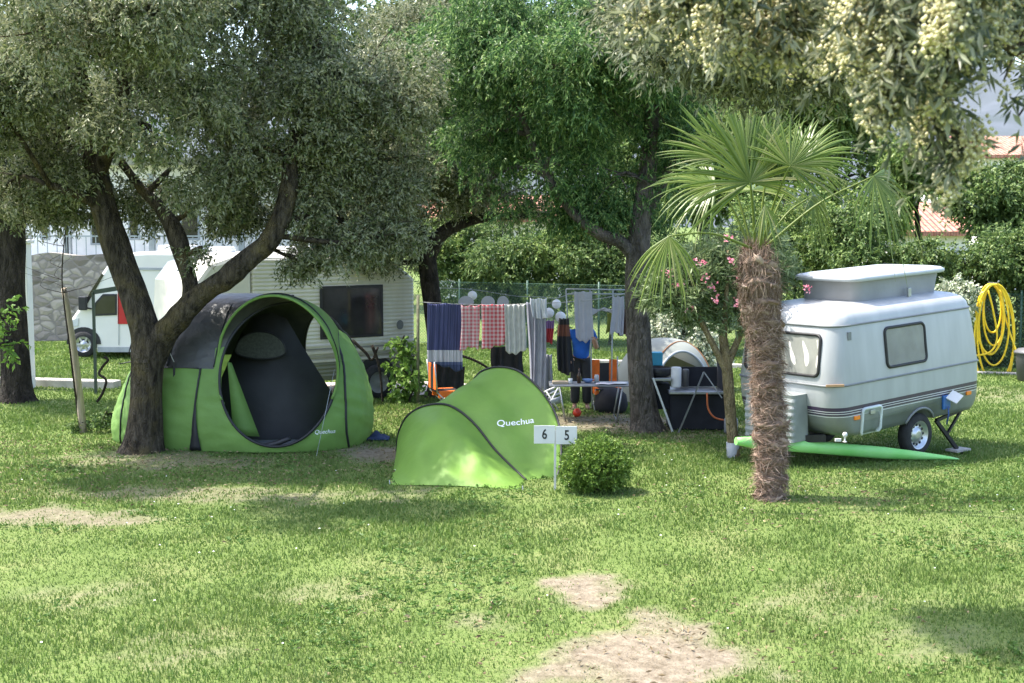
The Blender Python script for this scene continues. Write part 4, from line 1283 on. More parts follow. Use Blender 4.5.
bme = bpy.data.meshes.new_from_object(body.evaluated_get(bpy.context.evaluated_depsgraph_get()))
body.modifiers.clear(); body.data = bme; body.parent = car
bpy.data.objects.remove(co)
TRIMD = mat('grey_trim', (.16, .17, .175), .5, .1)
for z, r_, nm in ((1.149, .014, 'belt_rail'), (1.94, .015, 'roof_rail')):
    m = MB(); m.tube(cring(z, .003), r_, 8, closed=True); m.build(nm, TRIMD, car, local=True)
# wheel arch lip
m = MB(); m.tube([(1.84 + .375 * math.cos(a), prof(max(.43, .25 + .375 * math.sin(a)))[2] - .004, .25 + .375 * math.sin(a)) for a in np.linspace(.55, PI - .55, 24)], .02, 6); m.build('wheel_arch', TRIMD, car, local=True)


def wheel(parent, c, r, w, side=-1, axis='y', rimr=.66):
    t_ = MB(); t_.lathe([(r * rimr, -w / 2), (r * .9, -w / 2), (r, -w * .32), (r, w * .32), (r * .9, w / 2), (r * rimr, w / 2), (r * rimr, -w / 2)], c, 36, axis=axis)
    wh = t_.build('wheel', RUBBER, parent, local=True)
    k = r * rimr
    h = MB(); h.lathe([(k, side * w * .46), (k * .9, side * w * .42), (k * .82, side * w * .15), (k * .5, side * w * .2), (k * .42, side * w * .36), (k * .2, side * w * .38), (.001, side * w * .38)], c, 36, axis=axis)
    for q_ in range(12):
        a = q_ * PI / 6
        cc = np.array(c, float) + [k * .68 * math.cos(a), side * w * .2, k * .68 * math.sin(a)]
        h.lathe([(.001, side * .004), (k * .09, side * .004), (k * .1, -side * .01)], cc, 10, axis=axis, mi=1)
    h.build('rim', [CHROME, BLACK], wh, local=True)
    return wh


wheel(car, (1.84, .11, .235), .31, .17)
wheel(car, (1.8, CW - .13, .22), .31, .17, 1)


def side_pt(x, z, off=0):
    return vec(x, prof(z)[2] - off, z)


def front_pt(y, z, off=0):
    return vec(prof(z)[0] - off, y, z)


def rr_path(w, h, r, n=6):
    return rring(-w / 2, w / 2, -h / 2, h / 2, r, n)


def car_window(name, fn, u0, u1, z0, z1, curt):
    uc, zc = (u0 + u1) / 2, (z0 + z1) / 2
    path = rr_path(u1 - u0, z1 - z0, .075)
    m = MB(); m.tube([fn(uc + a, zc + b_, .008) for a, b_ in path], .022, 8, closed=True)
    fr_ = m.build(name, BLACK, car, local=True)
    m = MB(); pts = [fn(uc + a, zc + b_, .014) for a, b_ in path]; m.add(pts, [tuple(range(len(pts)))]); m.build('pane', GLASS, fr_, local=True)
    m = MB()
    A = np.array([[fn(uc - (u1 - u0) / 2 + .02 + (u1 - u0 - .04) * f, z0 + .02 + (z1 - z0 - .04) * g, .006 + .004 * math.sin(f * curt + 2 * math.sin(5 * f + 3 * g))) for g in (np.linspace(0, 1, 12))] for f in np.linspace(0, 1, 60)])
    m.grid(A); m.build('curtain', CLOTHC, fr_, local=True)


car_window('window', side_pt, 1.10, 1.98, 1.29, 1.83, 30)
car_window('window', front_pt, .30, 1.62, 1.27, 1.82, 40)
# access hatch, vent, lights, inlet, front locker, roof parts
m = MB(); pth = rr_path(.40, .36, .05); cxh, czh = .74, .61
m.tube([side_pt(cxh + a, czh + b_, .012) for a, b_ in pth], .022, 8, closed=True); ht = m.build('hatch', mat('pale_frame', (.55, .6, .6), .4), car, local=True)
m = MB(); m.add([side_pt(cxh + a, czh + b_, .012) for a, b_ in pth], [tuple(range(len(pth)))]); m.build('hatch_door', mat('hatch_grey', (.30, .335, .32), .4, .08), ht, local=True)
m = MB(); m.box(side_pt(cxh, .73, .02), (.10, .02, .06)); m.build('hatch_latch', STEEL, ht, local=True, bevel=.005)
for x, z in ((.42, .69), (2.95, .70)):
    m = MB(); m.box(side_pt(x, z, .012), (.11, .03, .055)); m.build('marker_light', mat('orange_lens', (.75, .22, .03), .25, .1), car, local=True, bevel=.008)
m = MB(); m.box(side_pt(.36, 1.80, .006), (.07, .02, .11)); m.build('vent', TRIMD, car, local=True, bevel=.004)
m = MB(); m.box((2.40, -.015, .64), (.17, .03, .20)); m.build('power_inlet', mat('inlet_blue', (.02, .10, .30), .4), car, local=True, bevel=.006)
m = MB(); m.box((2.48, -.10, .71), (.19, .17, .02), Matrix.Rotation(-.5, 3, 'Y') @ Matrix.Rotation(.5, 3, 'X')); m.build('inlet_flap', WHITE_P, car, local=True)
m = MB(); m.tube([(2.40, -.05, .58), (2.38, -.07, .46), (2.36, -.05, .32)], .012, 6); m.build('power_cable', mat('cable_blue', (.03, .07, .2), .5), car, local=True)
m = MB(); m.bar((2.35, .12, .36), (2.72, .03, -.10), .05); m.bar((2.98, .14, .42), (2.55, .08, .13), .035); m.bar((2.35, .12, .36), (3.0, .14, .43), .045)
m.build('corner_steady', BLACK, car, local=True)
m = MB(); m.box((2.74, .02, -.115), (.34, .2, .03), Matrix.Rotation(CPIT, 3, 'Y')); m.build('steady_pad', CONCRETE, car, local=True)
m = MB()
lk = [(z, .0) for z in np.linspace(.38, 1.02, 15)]
A = np.array([[(-.30 + .10 * abs(z - .6) + (.012 if k % 2 else 0), .55, z), (-.30 + .10 * abs(z - .6) + (.012 if k % 2 else 0), 1.35, z)] for k, (z, _) in enumerate(lk)])
Lk = []
for k, (z, _) in enumerate(lk):
    xx = -.30 + .16 * max(0, z - .75) + (.014 if k % 2 else 0)
    Lk.append(np.concatenate([rring(xx, .06, .50, 1.40, .06, 4), np.full((16, 1), z)], 1))
m.grid(np.array(Lk), 0, False, wrap=True); kk = m.n - 16; m.F.append((np.array([list(range(kk, kk + 16))]), 0, False))
m.build('gas_locker', mat('locker_grey', (.22, .24, .235), .5), car, local=True)
m = MB(); m.bar((.2, .35, .40), (-.5, .93, .40), .07, .1); m.bar((.2, 1.5, .40), (-.5, .93, .40), .07, .1); m.box((-.52, .93, .44), (.2, .1, .1)); m.build('drawbar', BLACK, car, local=True)
m = MB(); m.tube([(-.42, .93, .7), (-.42, .93, .02)], .03, 10); m.lathe([(.05, -.03), (.09, -.03), (.1, 0), (.09, .03), (.05, .03)], (-.42, .93, .06), 18, axis='y'); m.build('jockey_wheel', STEEL, car, local=True)
# pop-up roof
CANV = mat('popup_canvas', (.27, .27, .275), .8, .1, 2, .3, 10)
m = MB()
m.grid(np.array([np.concatenate([rring(a, CL - a2, bq, CW - bq, .16), np.full((36, 1), z)], 1) for a, a2, bq, z in ((.98, .52, .42, 2.17), (.97, .50, .41, 2.32), (.95, .46, .40, 2.485))]), 0, True, wrap=True)
m.build('roof_canvas', CANV, car, local=True)
m = MB()
rl = [(.95, .46, .40, 2.475), (.88, .40, .35, 2.47), (.85, .37, .325, 2.482), (.85, .37, .325, 2.52), (.89, .41, .36, 2.548), (1.0, .52, .44, 2.565), (1.25, .85, .64, 2.575)]
m.grid(np.array([np.concatenate([rring(a, CL - a2, bq, CW - bq, .2), np.full((36, 1), z)], 1) for a, a2, bq, z in rl]), 0, True, wrap=True)
kk = m.n - 36; m.F.append((np.array([list(range(kk, kk + 36))]), 0, False))
m.build('roof_lid', mat('lid_paint', (.40, .42, .44), .4, .06), car, local=True)
m = MB(); m.box((2.02, .33, 2.24), (.07, .04, .14)); m.build('roof_latch', STEEL, car, local=True, bevel=.01)
m = MB(); m.box((.062, .062, 1.165), (.24, .02, .03), Matrix.Rotation(-.7, 3, 'Z')); m.build('corner_tape', mat('tan_tape', (.42, .26, .14), .8, .2), car, local=True)
g0 = vec(CX, CY, 0) + vec(math.cos(CYAW), math.sin(CYAW), 0) * 1.6 + vec(-math.sin(CYAW), math.cos(CYAW), 0) * .9

# green board lying in front of the caravan
ga, gb = P(736, 441, 17.3), G(957, 460)
o = thing('board', 'long lime green board leaning from the drawbar down to the grass before the caravan', 'board', (ga + gb) / 2)
gb = gb + vec(0, 0, .03)
dv = gb - ga; Lb = np.linalg.norm(dv); dv /= Lb; nv2 = unit(np.cross(dv, [0, 0, 1.])); up2 = np.cross(nv2, dv)
rows_ = []
for f in np.linspace(0, 1, 30):
    w_ = .074 * min(1, (1 - f) / .35) ** .7 * min(1, .55 + f * 5) + .012
    c_ = ga + dv * Lb * f
    rows_.append([c_ + nv2 * .06 * math.cos(a) + up2 * w_ * math.sin(a) for a in np.linspace(0, 2 * PI, 16, endpoint=False)])
m = MB(); m.grid(np.array(rows_), 0, True, wrap=True); m.F.append((np.array([list(range(16))[::-1]]), 0, False)); m.F.append((np.array([list(range(m.n - 16, m.n))]), 0, False))
m.build('hull', mat('lime_board', (.16, .52, .10), .4, .15, 2, c2=(.30, .62, .22)), o)
YV = 16.95
m = MB(); m.lathe([(.001, .04), (.025, .032), (.034, .005), (.026, -.02), (.012, -.035), (.012, -.08), (.03, -.09)], P(845, 435, YV), 16)
m.box(P(838, 440, YV), (.08, .04, .04)); m.build('valve', WHITE_P, o, bevel=.005)


# ------------------------------------------------------------------ motorhomes
def pane_rect(mbx, pts, n, th): mbx.prism(pts, np.asarray(n) * th)


BEI, BEI2 = (.66, .63, .54), (.5, .47, .39)
bmat_ = band_mat('camper_siding', [(.0, (.19, .19, .13)), (.82, (.34, .32, .24)), (.9, BEI2), (1.0, (.22, .21, .18)), (1.03, BEI), (2.2, BEI)], rough=.5, ribs=14, bump=.35, var=.07)  # lowest dark olive band: shadow below the skirt, put into the colour
cyaw = R(35)
rear_pt = vec(-1.87, 25.0, 0)
dF = -vec(math.cos(cyaw), math.sin(cyaw), 0)         # towards the front (left, nearer)
nS = vec(math.sin(cyaw), -math.cos(cyaw), 0)         # outward normal of the visible side
cmp_ = thing('camper', 'beige ribbed camper with large dark side window behind the big tent', 'camper', rear_pt)


def cs_(t_, z, off=0): return rear_pt + dF * t_ + nS * off + vec(0, 0, z)


def camp_prism(poly, depth): return [cs_(a, z) for a, z in poly], -nS * depth


m = MB(); pl_, n_ = camp_prism([(0, .45), (.0, 2.28), (.3, 2.5), (1.1, 2.68), (3.2, 2.74), (3.35, 2.5), (3.35, .55), (2.2, .42)], 2.1); m.prism(pl_, n_)
m.build('body', bmat_, cmp_, bevel=.06)
m = MB(); pl_, n_ = camp_prism([(3.352, .55), (3.352, 2.73), (3.7, 2.76), (4.15, 2.62), (4.4, 2.3), (4.45, 1.6), (4.5, 1.0), (4.4, .55)], 2.08); m.prism(pl_, n_)
m.build('cab', mat('camper_white', (.66, .63, .55), .4, .06), cmp_, bevel=.08)
for t0, t1, z0, z1 in ((.71, 2.03, 1.20, 2.18), (2.55, 3.05, 1.62, 2.04)):
    m = MB(); m.prism([cs_(t0, z0, .001), cs_(t1, z0, .001), cs_(t1, z1, .001), cs_(t0, z1, .001)], nS * .03); fr_ = m.build('window', BLACK, cmp_, bevel=.01)
    m = MB(); m.prism([cs_(t0 + .05, z0 + .05, .028), cs_(t1 - .05, z0 + .05, .028), cs_(t1 - .05, z1 - .05, .028), cs_(t0 + .05, z1 - .05, .028)], nS * .01); m.build('pane', DGLASS, fr_)
for z, h_ in ((.96, .05), (.80, .04), (1.08, .03)):
    m = MB(); m.bar(cs_(.02, z, .012), cs_(3.33, z, .012), .03, h_); m.build('trim_strip', mat('camper_trim', (.52, .49, .42), .4, .05), cmp_)
m = MB(); m.lathe([(.001, 0), (.075, 0), (.085, -.02)], (0, 0, 0), 20, axis='y')
m = MB(); m.prism([cs_(.34 + .07 * math.cos(a), 1.40 + .09 * math.sin(a), .002) for a in np.linspace(0, 2 * PI, 18, endpoint=False)], nS * .02); m.build('vent', TRIMD, cmp_)
m = MB(); m.prism([cs_(.87 + .43 * math.cos(a), .40 + .43 * math.sin(a), .004) for a in np.linspace(-.1, PI + .1, 18)], nS * .012); m.build('wheel_well', BLACK, cmp_)
wr_ = thing('wheel', None, None, (0, 0, 0)); wr_.parent = cmp_; wr_.location = Vector(cs_(.87, .34, .03) - rear_pt); wr_.rotation_euler = (0, 0, cyaw)
wt = MB(); r_, w_ = .33, .2
wt.lathe([(r_ * .62, -w_ / 2), (r_ * .9, -w_ / 2), (r_, -w_ * .3), (r_, w_ * .3), (r_ * .9, w_ / 2), (r_ * .62, w_ / 2)], (0, 0, 0), 30, axis='y'); wt.build('tyre', RUBBER, wr_, local=True)
wt = MB(); wt.lathe([(r_ * .62, -w_ * .45), (r_ * .5, -w_ * .25), (r_ * .25, -w_ * .3), (.001, -w_ * .35)], (0, 0, 0), 30, axis='y'); wt.build('rim', mat('dull_rim', (.22, .22, .21), .6, .2), wr_, local=True)
m = MB(); m.box(cs_(2.0, 2.80, -.9), (.9, .8, .2), Matrix.Rotation(cyaw, 3, 'Z')); m.build('roof_vent', WHITE_P, cmp_, bevel=.03)
m = MB(); m.box(cs_(1.2, 2.76, -.8), (.6, .5, .2), Matrix.Rotation(cyaw, 3, 'Z')); m.build('roof_vent', WHITE_P, cmp_, bevel=.03)

# white motorhome at far left
Yw = 32.4
mh = thing('motorhome', 'white motorhome with red stripe parked by the stone wall', 'motorhome', P(84, 356, Yw) * [1, 1, 0])
W_ = mat('motorhome_white', (.70, .685, .65), .3, .04, 2)


def wp(px, py, dy=0):
    q_ = P(px, py, Yw); return q_ + vec(0, dy, 0)


ol = [(74, 347), (71, 336), (71, 319), (78, 309), (90, 291), (105, 268), (112, 259), (126, 253), (150, 252), (300, 254), (306, 262), (306, 348), (290, 350), (100, 352)]
m = MB(); m.prism([wp(a, b_) for a, b_ in ol], vec(0, 2.15, 0)); m.build('body', W_, mh, bevel=.07)


def mpoly(name, pts, mt, off=.006, th=.012, par=None):
    m = MB(); m.prism([wp(a, b_, -off) for a, b_ in pts], vec(0, -th, 0)); return m.build(name, mt, par or mh)


wn_ = mpoly('cab_window', [(93, 316), (95, 303), (103, 294), (117, 294), (117, 315)], BLACK)
mpoly('pane', [(95, 314), (96.5, 304), (104, 296), (115.5, 296), (115.5, 313)], DGLASS, .019, .006, wn_)
mpoly('windscreen', [(79, 309.5), (91, 291), (102, 273.5), (104, 275), (95, 291), (84, 310)], DGLASS)
mpoly('red_stripe', [(118, 324), (118, 292), (128, 292), (132, 324)], mat('red_decal', (.42, .02, .02), .4))
mpoly('red_stripe', [(134, 324), (134, 292), (139, 292), (143, 324)], mat('red_decal2', (.42, .02, .02), .4))
mpoly('door_seam', [(118.6, 345), (118.6, 294), (119.2, 294), (119.2, 345)], GREYP)
mpoly('trim_strip', [(126, 270), (126, 267.5), (300, 269), (300, 271.5)], GREYP)
mpoly('sill', [(98, 352), (98, 347), (300, 347.5), (300, 352)], GREYP)
mpoly('bumper', [(71, 347), (70.5, 336), (76, 335), (76, 348)], GREYP)
mpoly('headlight', [(71.5, 327), (72.5, 320), (79, 318), (78, 326)], mat('headlamp', (.55, .57, .6), .1))
for a, b_, c_, d_ in ((165, 280, 200, 300), (215, 282, 260, 305)):
    w2 = mpoly('window', [(a, d_), (a, b_), (c_, b_), (c_, d_)], BLACK); mpoly('pane', [(a + 1.5, d_ - 1.5), (a + 1.5, b_ + 1.5), (c_ - 1.5, b_ + 1.5), (c_ - 1.5, d_ - 1.5)], DGLASS, .019, .006, w2)
m = MB(); m.box(wp(85, 303, -.16), (.2, .12, .34)); m.bar(wp(85, 307, -.12), wp(92, 309, .02), .04); m.build('mirror', BLACK, mh, bevel=.03)
for wx in (84, 262):
    q_ = wp(wx, 344.5, .06); q_[2] = .33
    w2 = MB(); w2.prism([q_ + vec(.43 * math.cos(a), -.075, .43 * math.sin(a)) for a in np.linspace(0, PI, 16)], vec(0, .01, 0)); w2.build('wheel_well', BLACK, mh)
    wh_ = MB(); wh_.lathe([(.2, -.11), (.29, -.11), (.33, -.07), (.33, .1), (.2, .1)], q_ + vec(0, -.02, 0), 28, axis='y'); wo = wh_.build('wheel', RUBBER, mh)
    ri = MB(); ri.lathe([(.205, -.105), (.17, -.06), (.1, -.05), (.07, -.10), (.001, -.11)], q_ + vec(0, -.02, 0), 28, axis='y')
    for k in range(6):
        a = k * PI / 3; ri.bar(q_ + vec(.06 * math.cos(a), -.1, .06 * math.sin(a)), q_ + vec(.19 * math.cos(a), -.1, .19 * math.sin(a)), .045, .02, up=(0, 1, 0))
    ri.build('rim', CHROME, wo)
m = MB(); m.box(wp(170, 250, .9), (.9, .8, .22)); m.build('roof_vent', WHITE_P, mh, bevel=.05)
m = MB(); m.box(wp(215, 250.5, .8), (.6, .6, .16)); m.build('roof_vent', WHITE_P, mh, bevel=.05)

# ------------------------------------------------------------------ walls, pillar, buildings at the left
STONE, t, b, out = nt('rubble_stone')
N, L = t.nodes.new, t.links.new
tc_ = N('ShaderNodeTexCoord'); mp = N('ShaderNodeMapping'); mp.inputs['Scale'].default_value = (3.2, 3.2, 4.6); L(tc_.outputs['Object'], mp.inputs[0])
no = N('ShaderNodeTexNoise'); no.inputs['Scale'].default_value = 2.0; no.inputs['Detail'].default_value = 6; L(tc_.outputs['Object'], no.inputs['Vector'])
ad = N('ShaderNodeVectorMath'); ad.operation = 'MULTIPLY_ADD'; ad.inputs[1].default_value = (.8, .8, .8); L(no.outputs['Color'], ad.inputs[0]); L(mp.outputs[0], ad.inputs[2])
v1 = N('ShaderNodeTexVoronoi'); v1.inputs['Scale'].default_value = 1; L(ad.outputs[0], v1.inputs['Vector'])
v2 = N('ShaderNodeTexVoronoi'); v2.feature = 'DISTANCE_TO_EDGE'; v2.inputs['Scale'].default_value = 1; L(ad.outputs[0], v2.inputs['Vector'])
sp_2 = N('ShaderNodeSeparateColor'); L(v1.outputs['Color'], sp_2.inputs[0])
cr = N('ShaderNodeValToRGB'); cr.color_ramp.elements[0].color = (.14, .12, .10, 1); cr.color_ramp.elements[1].color = (.36, .32, .27, 1); L(sp_2.outputs[0], cr.inputs[0])
mr = N('ShaderNodeMapRange'); mr.inputs[1].default_value = .02; mr.inputs[2].default_value = .12; mr.inputs[3].default_value = 1; mr.inputs[4].default_value = 0; L(v2.outputs[0], mr.inputs[0])
mx = N('ShaderNodeMix'); mx.data_type = 'RGBA'; mx.inputs[7].default_value = (.20, .18, .16, 1); L(mr.outputs[0], mx.inputs['Factor']); L(cr.outputs[0], mx.inputs[6]); L(mx.outputs[2], b.inputs['Base Color'])
b.inputs['Roughness'].default_value = .95
bp = N('ShaderNodeBump'); bp.inputs['Distance'].default_value = .08; L(v2.outputs[0], bp.inputs['Height']); L(bp.outputs[0], b.inputs['Normal'])
a, c = P(-90, 345, 37.5), P(250, 345, 38.0)
m = MB(); nseg = 40
top = [(a + (c - a) * f) * [1, 1, 0] + vec(0, 0, 2.45 + .06 * math.sin(9 * f * 4) + .05 * math.sin(31 * f)) for f in np.linspace(0, 1, nseg)]
bot = [(a + (c - a) * f) * [1, 1, 0] + vec(0, 0, -.1) for f in np.linspace(0, 1, nseg)]
m.grid(np.array([bot, top])); m.grid(np.array([top, [p + vec(0, .45, 0) for p in top]])); m.grid(np.array([[p + vec(0, .45, 0) for p in top], [p + vec(0, .45, 0) for p in bot]]))
tag(m.build('stone_wall', STONE, org=a * [1, 1, 0]), 'grey rubble stone wall behind the white motorhome', 'wall')
pb2 = G(27, 389)
o = thing('gate_pillar', 'white plastered pillar with metal railing on top beside the left tree', 'pillar', pb2)
zt = P(27, 244, pb2[1])[2]
m = MB(); m.box(pb2 + vec(0, 0, zt / 2), (.26, .3, zt)); m.build('shaft', PLASTER, o, bevel=.015)
m = MB(); m.box(pb2 + vec(0, 0, zt + .035), (.36, .4, .07)); m.build('cap', PLASTER, o, bevel=.015)
m = MB()
for k in range(7): m.bar(pb2 + vec(-.42 + .1 * k, 0, zt + .07), pb2 + vec(-.42 + .1 * k, 0, zt + .62), .02)
m.bar(pb2 + vec(-.45, 0, zt + .62), pb2 + vec(.22, 0, zt + .62), .03); m.bar(pb2 + vec(-.45, 0, zt + .1), pb2 + vec(.22, 0, zt + .1), .03); m.build('railing', GREYP, o)

TILE = tile_mat('roof_tiles')


def house(name, label, px0, px1, ytop, yeave, Yh, walls, roofm, dep=7, ridge=True, wins=()):
    a, c = P(px0, yeave, Yh), P(px1, yeave, Yh)
    zr = P(px0, ytop, Yh)[2]; ze = a[2]
    o = thing(name, label, 'house', ((a[0] + c[0]) / 2, Yh, 0))
    m = MB(); m.box(((a[0] + c[0]) / 2, Yh + dep / 2 + .4, ze / 2), (c[0] - a[0] - .8, dep, ze)); m.build('wall', walls, o)
    m = MB()
    if ridge:
        ov = .3
        pts = [vec(a[0], Yh, ze), vec(c[0], Yh, ze), vec(c[0], Yh + dep / 2, zr), vec(a[0], Yh + dep / 2, zr), vec(a[0], Yh + dep + .8, ze), vec(c[0], Yh + dep + .8, ze)]
        th = vec(0, 0, .16)
        V = np.array(pts + [p + th for p in pts])
        m.add(V, [(0, 1, 2, 3), (3, 2, 5, 4), (7, 6, 9, 8), (8, 9, 10, 11), (0, 6, 7, 1), (1, 7, 8, 2), (2, 8, 11, 5), (5, 11, 10, 4), (4, 10, 9, 3), (3, 9, 6, 0)])
    else:
        m.box(((a[0] + c[0]) / 2, Yh + dep / 2, ze + .15), (c[0] - a[0], dep + .6, .3))
    m.build('roof', roofm, o)
    for (x0, x1, y0, y1) in wins:
        w0, w1 = P(x0, y0, Yh + .4), P(x1, y1, Yh + .4)
        m = MB(); m.box(((w0[0] + w1[0]) / 2, Yh + .385, (w0[2] + w1[2]) / 2), (w1[0] - w0[0], .06, w0[2] - w1[2])); f_ = m.build('window', GREYP, o)
        m = MB(); m.box(((w0[0] + w1[0]) / 2, Yh + .36, (w0[2] + w1[2]) / 2), (w1[0] - w0[0] - .16, .03, w0[2] - w1[2] - .16)); m.build('pane', DGLASS, f_)
    return o


house('house', 'red tiled house glimpsed behind the feathery tree branch', 418, 575, 196, 222, 58, PLASTER, TILE, 9, True, ((520, 535, 235, 260), (450, 462, 235, 260)))
house('house', 'red tiled house glimpsed right of the palm above the caravan', 880, 985, 205, 236, 46, PLASTER, TILE, 7, True, ((900, 915, 250, 275), (945, 958, 250, 275)))
house('house', 'red tiled house with its roof at the right edge under open sky', 975, 1110, 133, 158, 62, PLASTER, TILE, 9, True, ((1000, 1015, 175, 205), (1045, 1060, 175, 205)))
hw = house('house', 'white flat-roofed building behind the stone wall, upper left', -120, 330, 150, 165, 54, PLASTER, CONCRETE, 9, False, ((40, 50, 212, 240), (90, 104, 215, 245), (128, 140, 205, 240), (180, 200, 210, 240), (225, 245, 212, 238), (265, 285, 212, 238)))
m = MB()
q0, q1 = P(-20, 262, 53), P(300, 262, 53)
m.box(((q0[0] + q1[0]) / 2, 53.6, q0[2]), (q1[0] - q0[0], 1.4, .22)); bl_ = m.build('balcony', PLASTER, hw)
m = MB()
for f in np.linspace(0, 1, 34):
    p_ = q0 + (q1 - q0) * f; m.bar(p_ + vec(0, 0, .1), p_ + vec(0, 0, 1.05), .03)
m.bar(q0 + vec(0, 0, 1.05), q1 + vec(0, 0, 1.05), .06); m.build('railing', GREYP, bl_)
for px in (64, 66, 150, 240):
    p_ = P(px, 262, 53.2); m = MB(); m.bar(p_ + vec(0, .4, 0), p_ + vec(0, .4, 3.6), .22); m.build('column', GREYP, hw)

# wooden stake, thin green post with crossbar, curled stake
s0, s1 = G(84, 432), P(64, 288, 20.3)
m = MB(); m.tube(curve([s0 - [0, 0, .1], (s0 + s1) / 2 + vec(.02, 0, 0), s1], 12), np.linspace(.062, .045, 12), 10, rough=.05)
tag(m.build('wooden_stake', WOOD, org=s0), 'leaning weathered wooden stake left of the big tent', 'stake')
m = MB()
rng = np.random.default_rng(5)
sap0 = G(80, 431)
o = thing('bare_sapling', 'thin bare sapling with dry twigs tied to the wooden stake', 'sapling', sap0)
q = curve([sap0, P(70, 350, 20.2), P(62, 280, 20.2), P(66, 225, 20.2)], 16); m.tube(q, np.linspace(.018, .008, 16), 6)
for k in range(14):
    a = q[rng.integers(8, 16)]; m.tube(curve([a, a + vec(rng.normal() * .25, rng.normal() * .2, .1), a + vec(rng.normal() * .4, rng.normal() * .3, .2 + .2 * rng.random())], 6), np.linspace(.006, .002, 6), 4)
m.build('stem', BARK_D, o)
g = G(96, 393)
m = MB(); zt = P(95, 291, g[1])[2]; m.bar(g, g + vec(0, 0, zt), .05); e2 = P(132, 286, g[1]); m.bar(g + vec(0, 0, zt), e2, .05, .09); m.bar(vec(e2[0], e2[1], 0), e2, .05)
tag(m.build('post_frame', mat('dark_green_metal', (.05, .07, .05), .5), org=g), 'dark metal post and crossbar in front of the white motorhome', 'frame')
g = G(99, 404)
m = MB(); m.tube(curve([P(97, 402, g[1]), P(103, 392, g[1]), P(106, 380, g[1]), P(99, 374, g[1]), P(103, 366, g[1]), P(108, 360, g[1]), P(104, 357, g[1])], 26), .025, 7)
tag(m.build('curled_stick', BARK_D, org=g), 'dark curled stick standing left of the big tent', 'stick')
g = G(380, 412)
for lab, pts in (('dark bare branch leaning on the right side of the big tent', ((352, 340), (365, 352), (372, 360), (378, 347))), ('crooked dark upright branch in front of the camper wheel', ((372, 345), (378, 362), (381, 380), (383, 410))),
                 ('dark arched branch seen below the pale red gingham tea towel', ((440, 352), (462, 356), (478, 362), (488, 368)))):
    q_ = curve([P(a, b_, 23.5) for a, b_ in pts], 14); m = MB(); m.tube(q_, np.linspace(.034, .02, 14), 6, rough=.15)
    tag(m.build('bare_branch', BARK_D, org=q_[-1]), lab, 'branch')

# ------------------------------------------------------------------ fence with chain-link mesh
fa, fb = G(395, 343), G(1120, 376)
fa[2] = fb[2] = 0
o = thing('chainlink_fence', 'green chain-link fence running along the back of the lawn', 'fence', fa)
fd = fb - fa; FLn = np.linalg.norm(fd); fd = fd / FLn
FGR = mat('fence_green', (.035, .085, .06), .5, .15)
m = MB(); H_ = 1.75
for k in np.arange(-H_, FLn, .085):
    for sgn in (1, -1):
        a0, a1 = (k, 0.05), (k + H_, H_)
        if sgn < 0: a0, a1 = (k, H_), (k + H_, .05)
        (x0, z0), (x1, z1) = a0, a1
        if x0 < 0: z0 = z0 + (z1 - z0) * (-x0) / (x1 - x0); x0 = 0
        if x1 > FLn: z1 = z0 + (z1 - z0) * (FLn - x0) / (x1 - x0); x1 = FLn
        off = vec(0, .004 * sgn, 0)
        m.tube([fa + fd * x0 + vec(0, 0, z0) + off, fa + fd * x1 + vec(0, 0, z1) + off], .0032, 3, smooth=False)
m.build('wire_mesh', FGR, o)
for z in (.06, H_):
    m = MB(); m.tube([fa + vec(0, -.02, z), fb + vec(0, -.02, z)], .006, 5); m.build('tension_wire', FGR, o)
for k in np.arange(0, FLn + .1, FLn / 9):
    m = MB(); m.tube([fa + fd * k + vec(0, .05, -.05), fa + fd * k + vec(0, .05, H_ + .08)], .028, 8); m.build('post', FGR, o)

# yellow hose hung on the fence
HOSE = mat('yellow_hose', (.82, .56, .03), .4, .08)
Yh = 28.9
m = MB(); rng = np.random.default_rng(9)
hk = P(994, 284, Yh)
for k in range(7):
    w_, h_, dx = 8 + 2.0 * k + rng.uniform(-1, 1), 26 + 3 * k + rng.uniform(-4, 4), rng.uniform(-2, 2)
    if k > 4: h_ += 10
    lp_ = [P(992 + dx + w_ * math.sin(a) + (3 if k > 4 else 0), 284 + h_ * (1 - math.cos(a)) - 0, Yh + .05 * math.sin(a + k) - .03 * k) for a in np.linspace(0, 2 * PI, 40, endpoint=False)]
    lp_ = [p if p[2] < hk[2] else vec(p[0], p[1], hk[2]) for p in lp_]
    m.tube(lp_, .022, 7, closed=True)
m.tube(curve([P(1000, 290, Yh - .1), P(1006, 320, Yh - .1), P(1016, 350, Yh - .2), P(1024, 366, Yh - .3), P(1030, 374, Yh - .4)], 20), .022, 7)
m.tube(curve([P(988, 290, Yh - .15), P(993, 310, Yh - .15), P(997, 338, Yh - .15), P(990, 352, Yh - .15), P(974, 356, Yh - .15)], 20), .022, 7)
tag(m.build('garden_hose', HOSE, org=hk), 'yellow garden hose hung in loops on the fence', 'hose')
hb = MB(); hb.tube([hk + vec(0, .35, .02), hk + vec(0, -.2, .02), hk + vec(0, -.28, .08)], .015, 6)
tag(hb.build('hose_hook', STEEL, org=hk), 'metal hook on the fence carrying the yellow hose', 'hook')
# grey bin
bn = G(1032, 381)
o = thing('dustbin', 'dark grey round dustbin cut off by the right edge', 'dustbin', bn)
m = MB(); m.lathe([(.26, 0), (.30, .02), (.35, .55), (.36, .58)], bn, 28); m.build('barrel', mat('bin_grey', (.07, .07, .075), .5), o)
m = MB(); m.lathe([(.36, .58), (.385, .585), (.385, .62), (.3, .68), (.08, .71), (.001, .715)], bn, 28); m.build('lid', mat('lid_grey', (.1, .1, .105), .5), o)

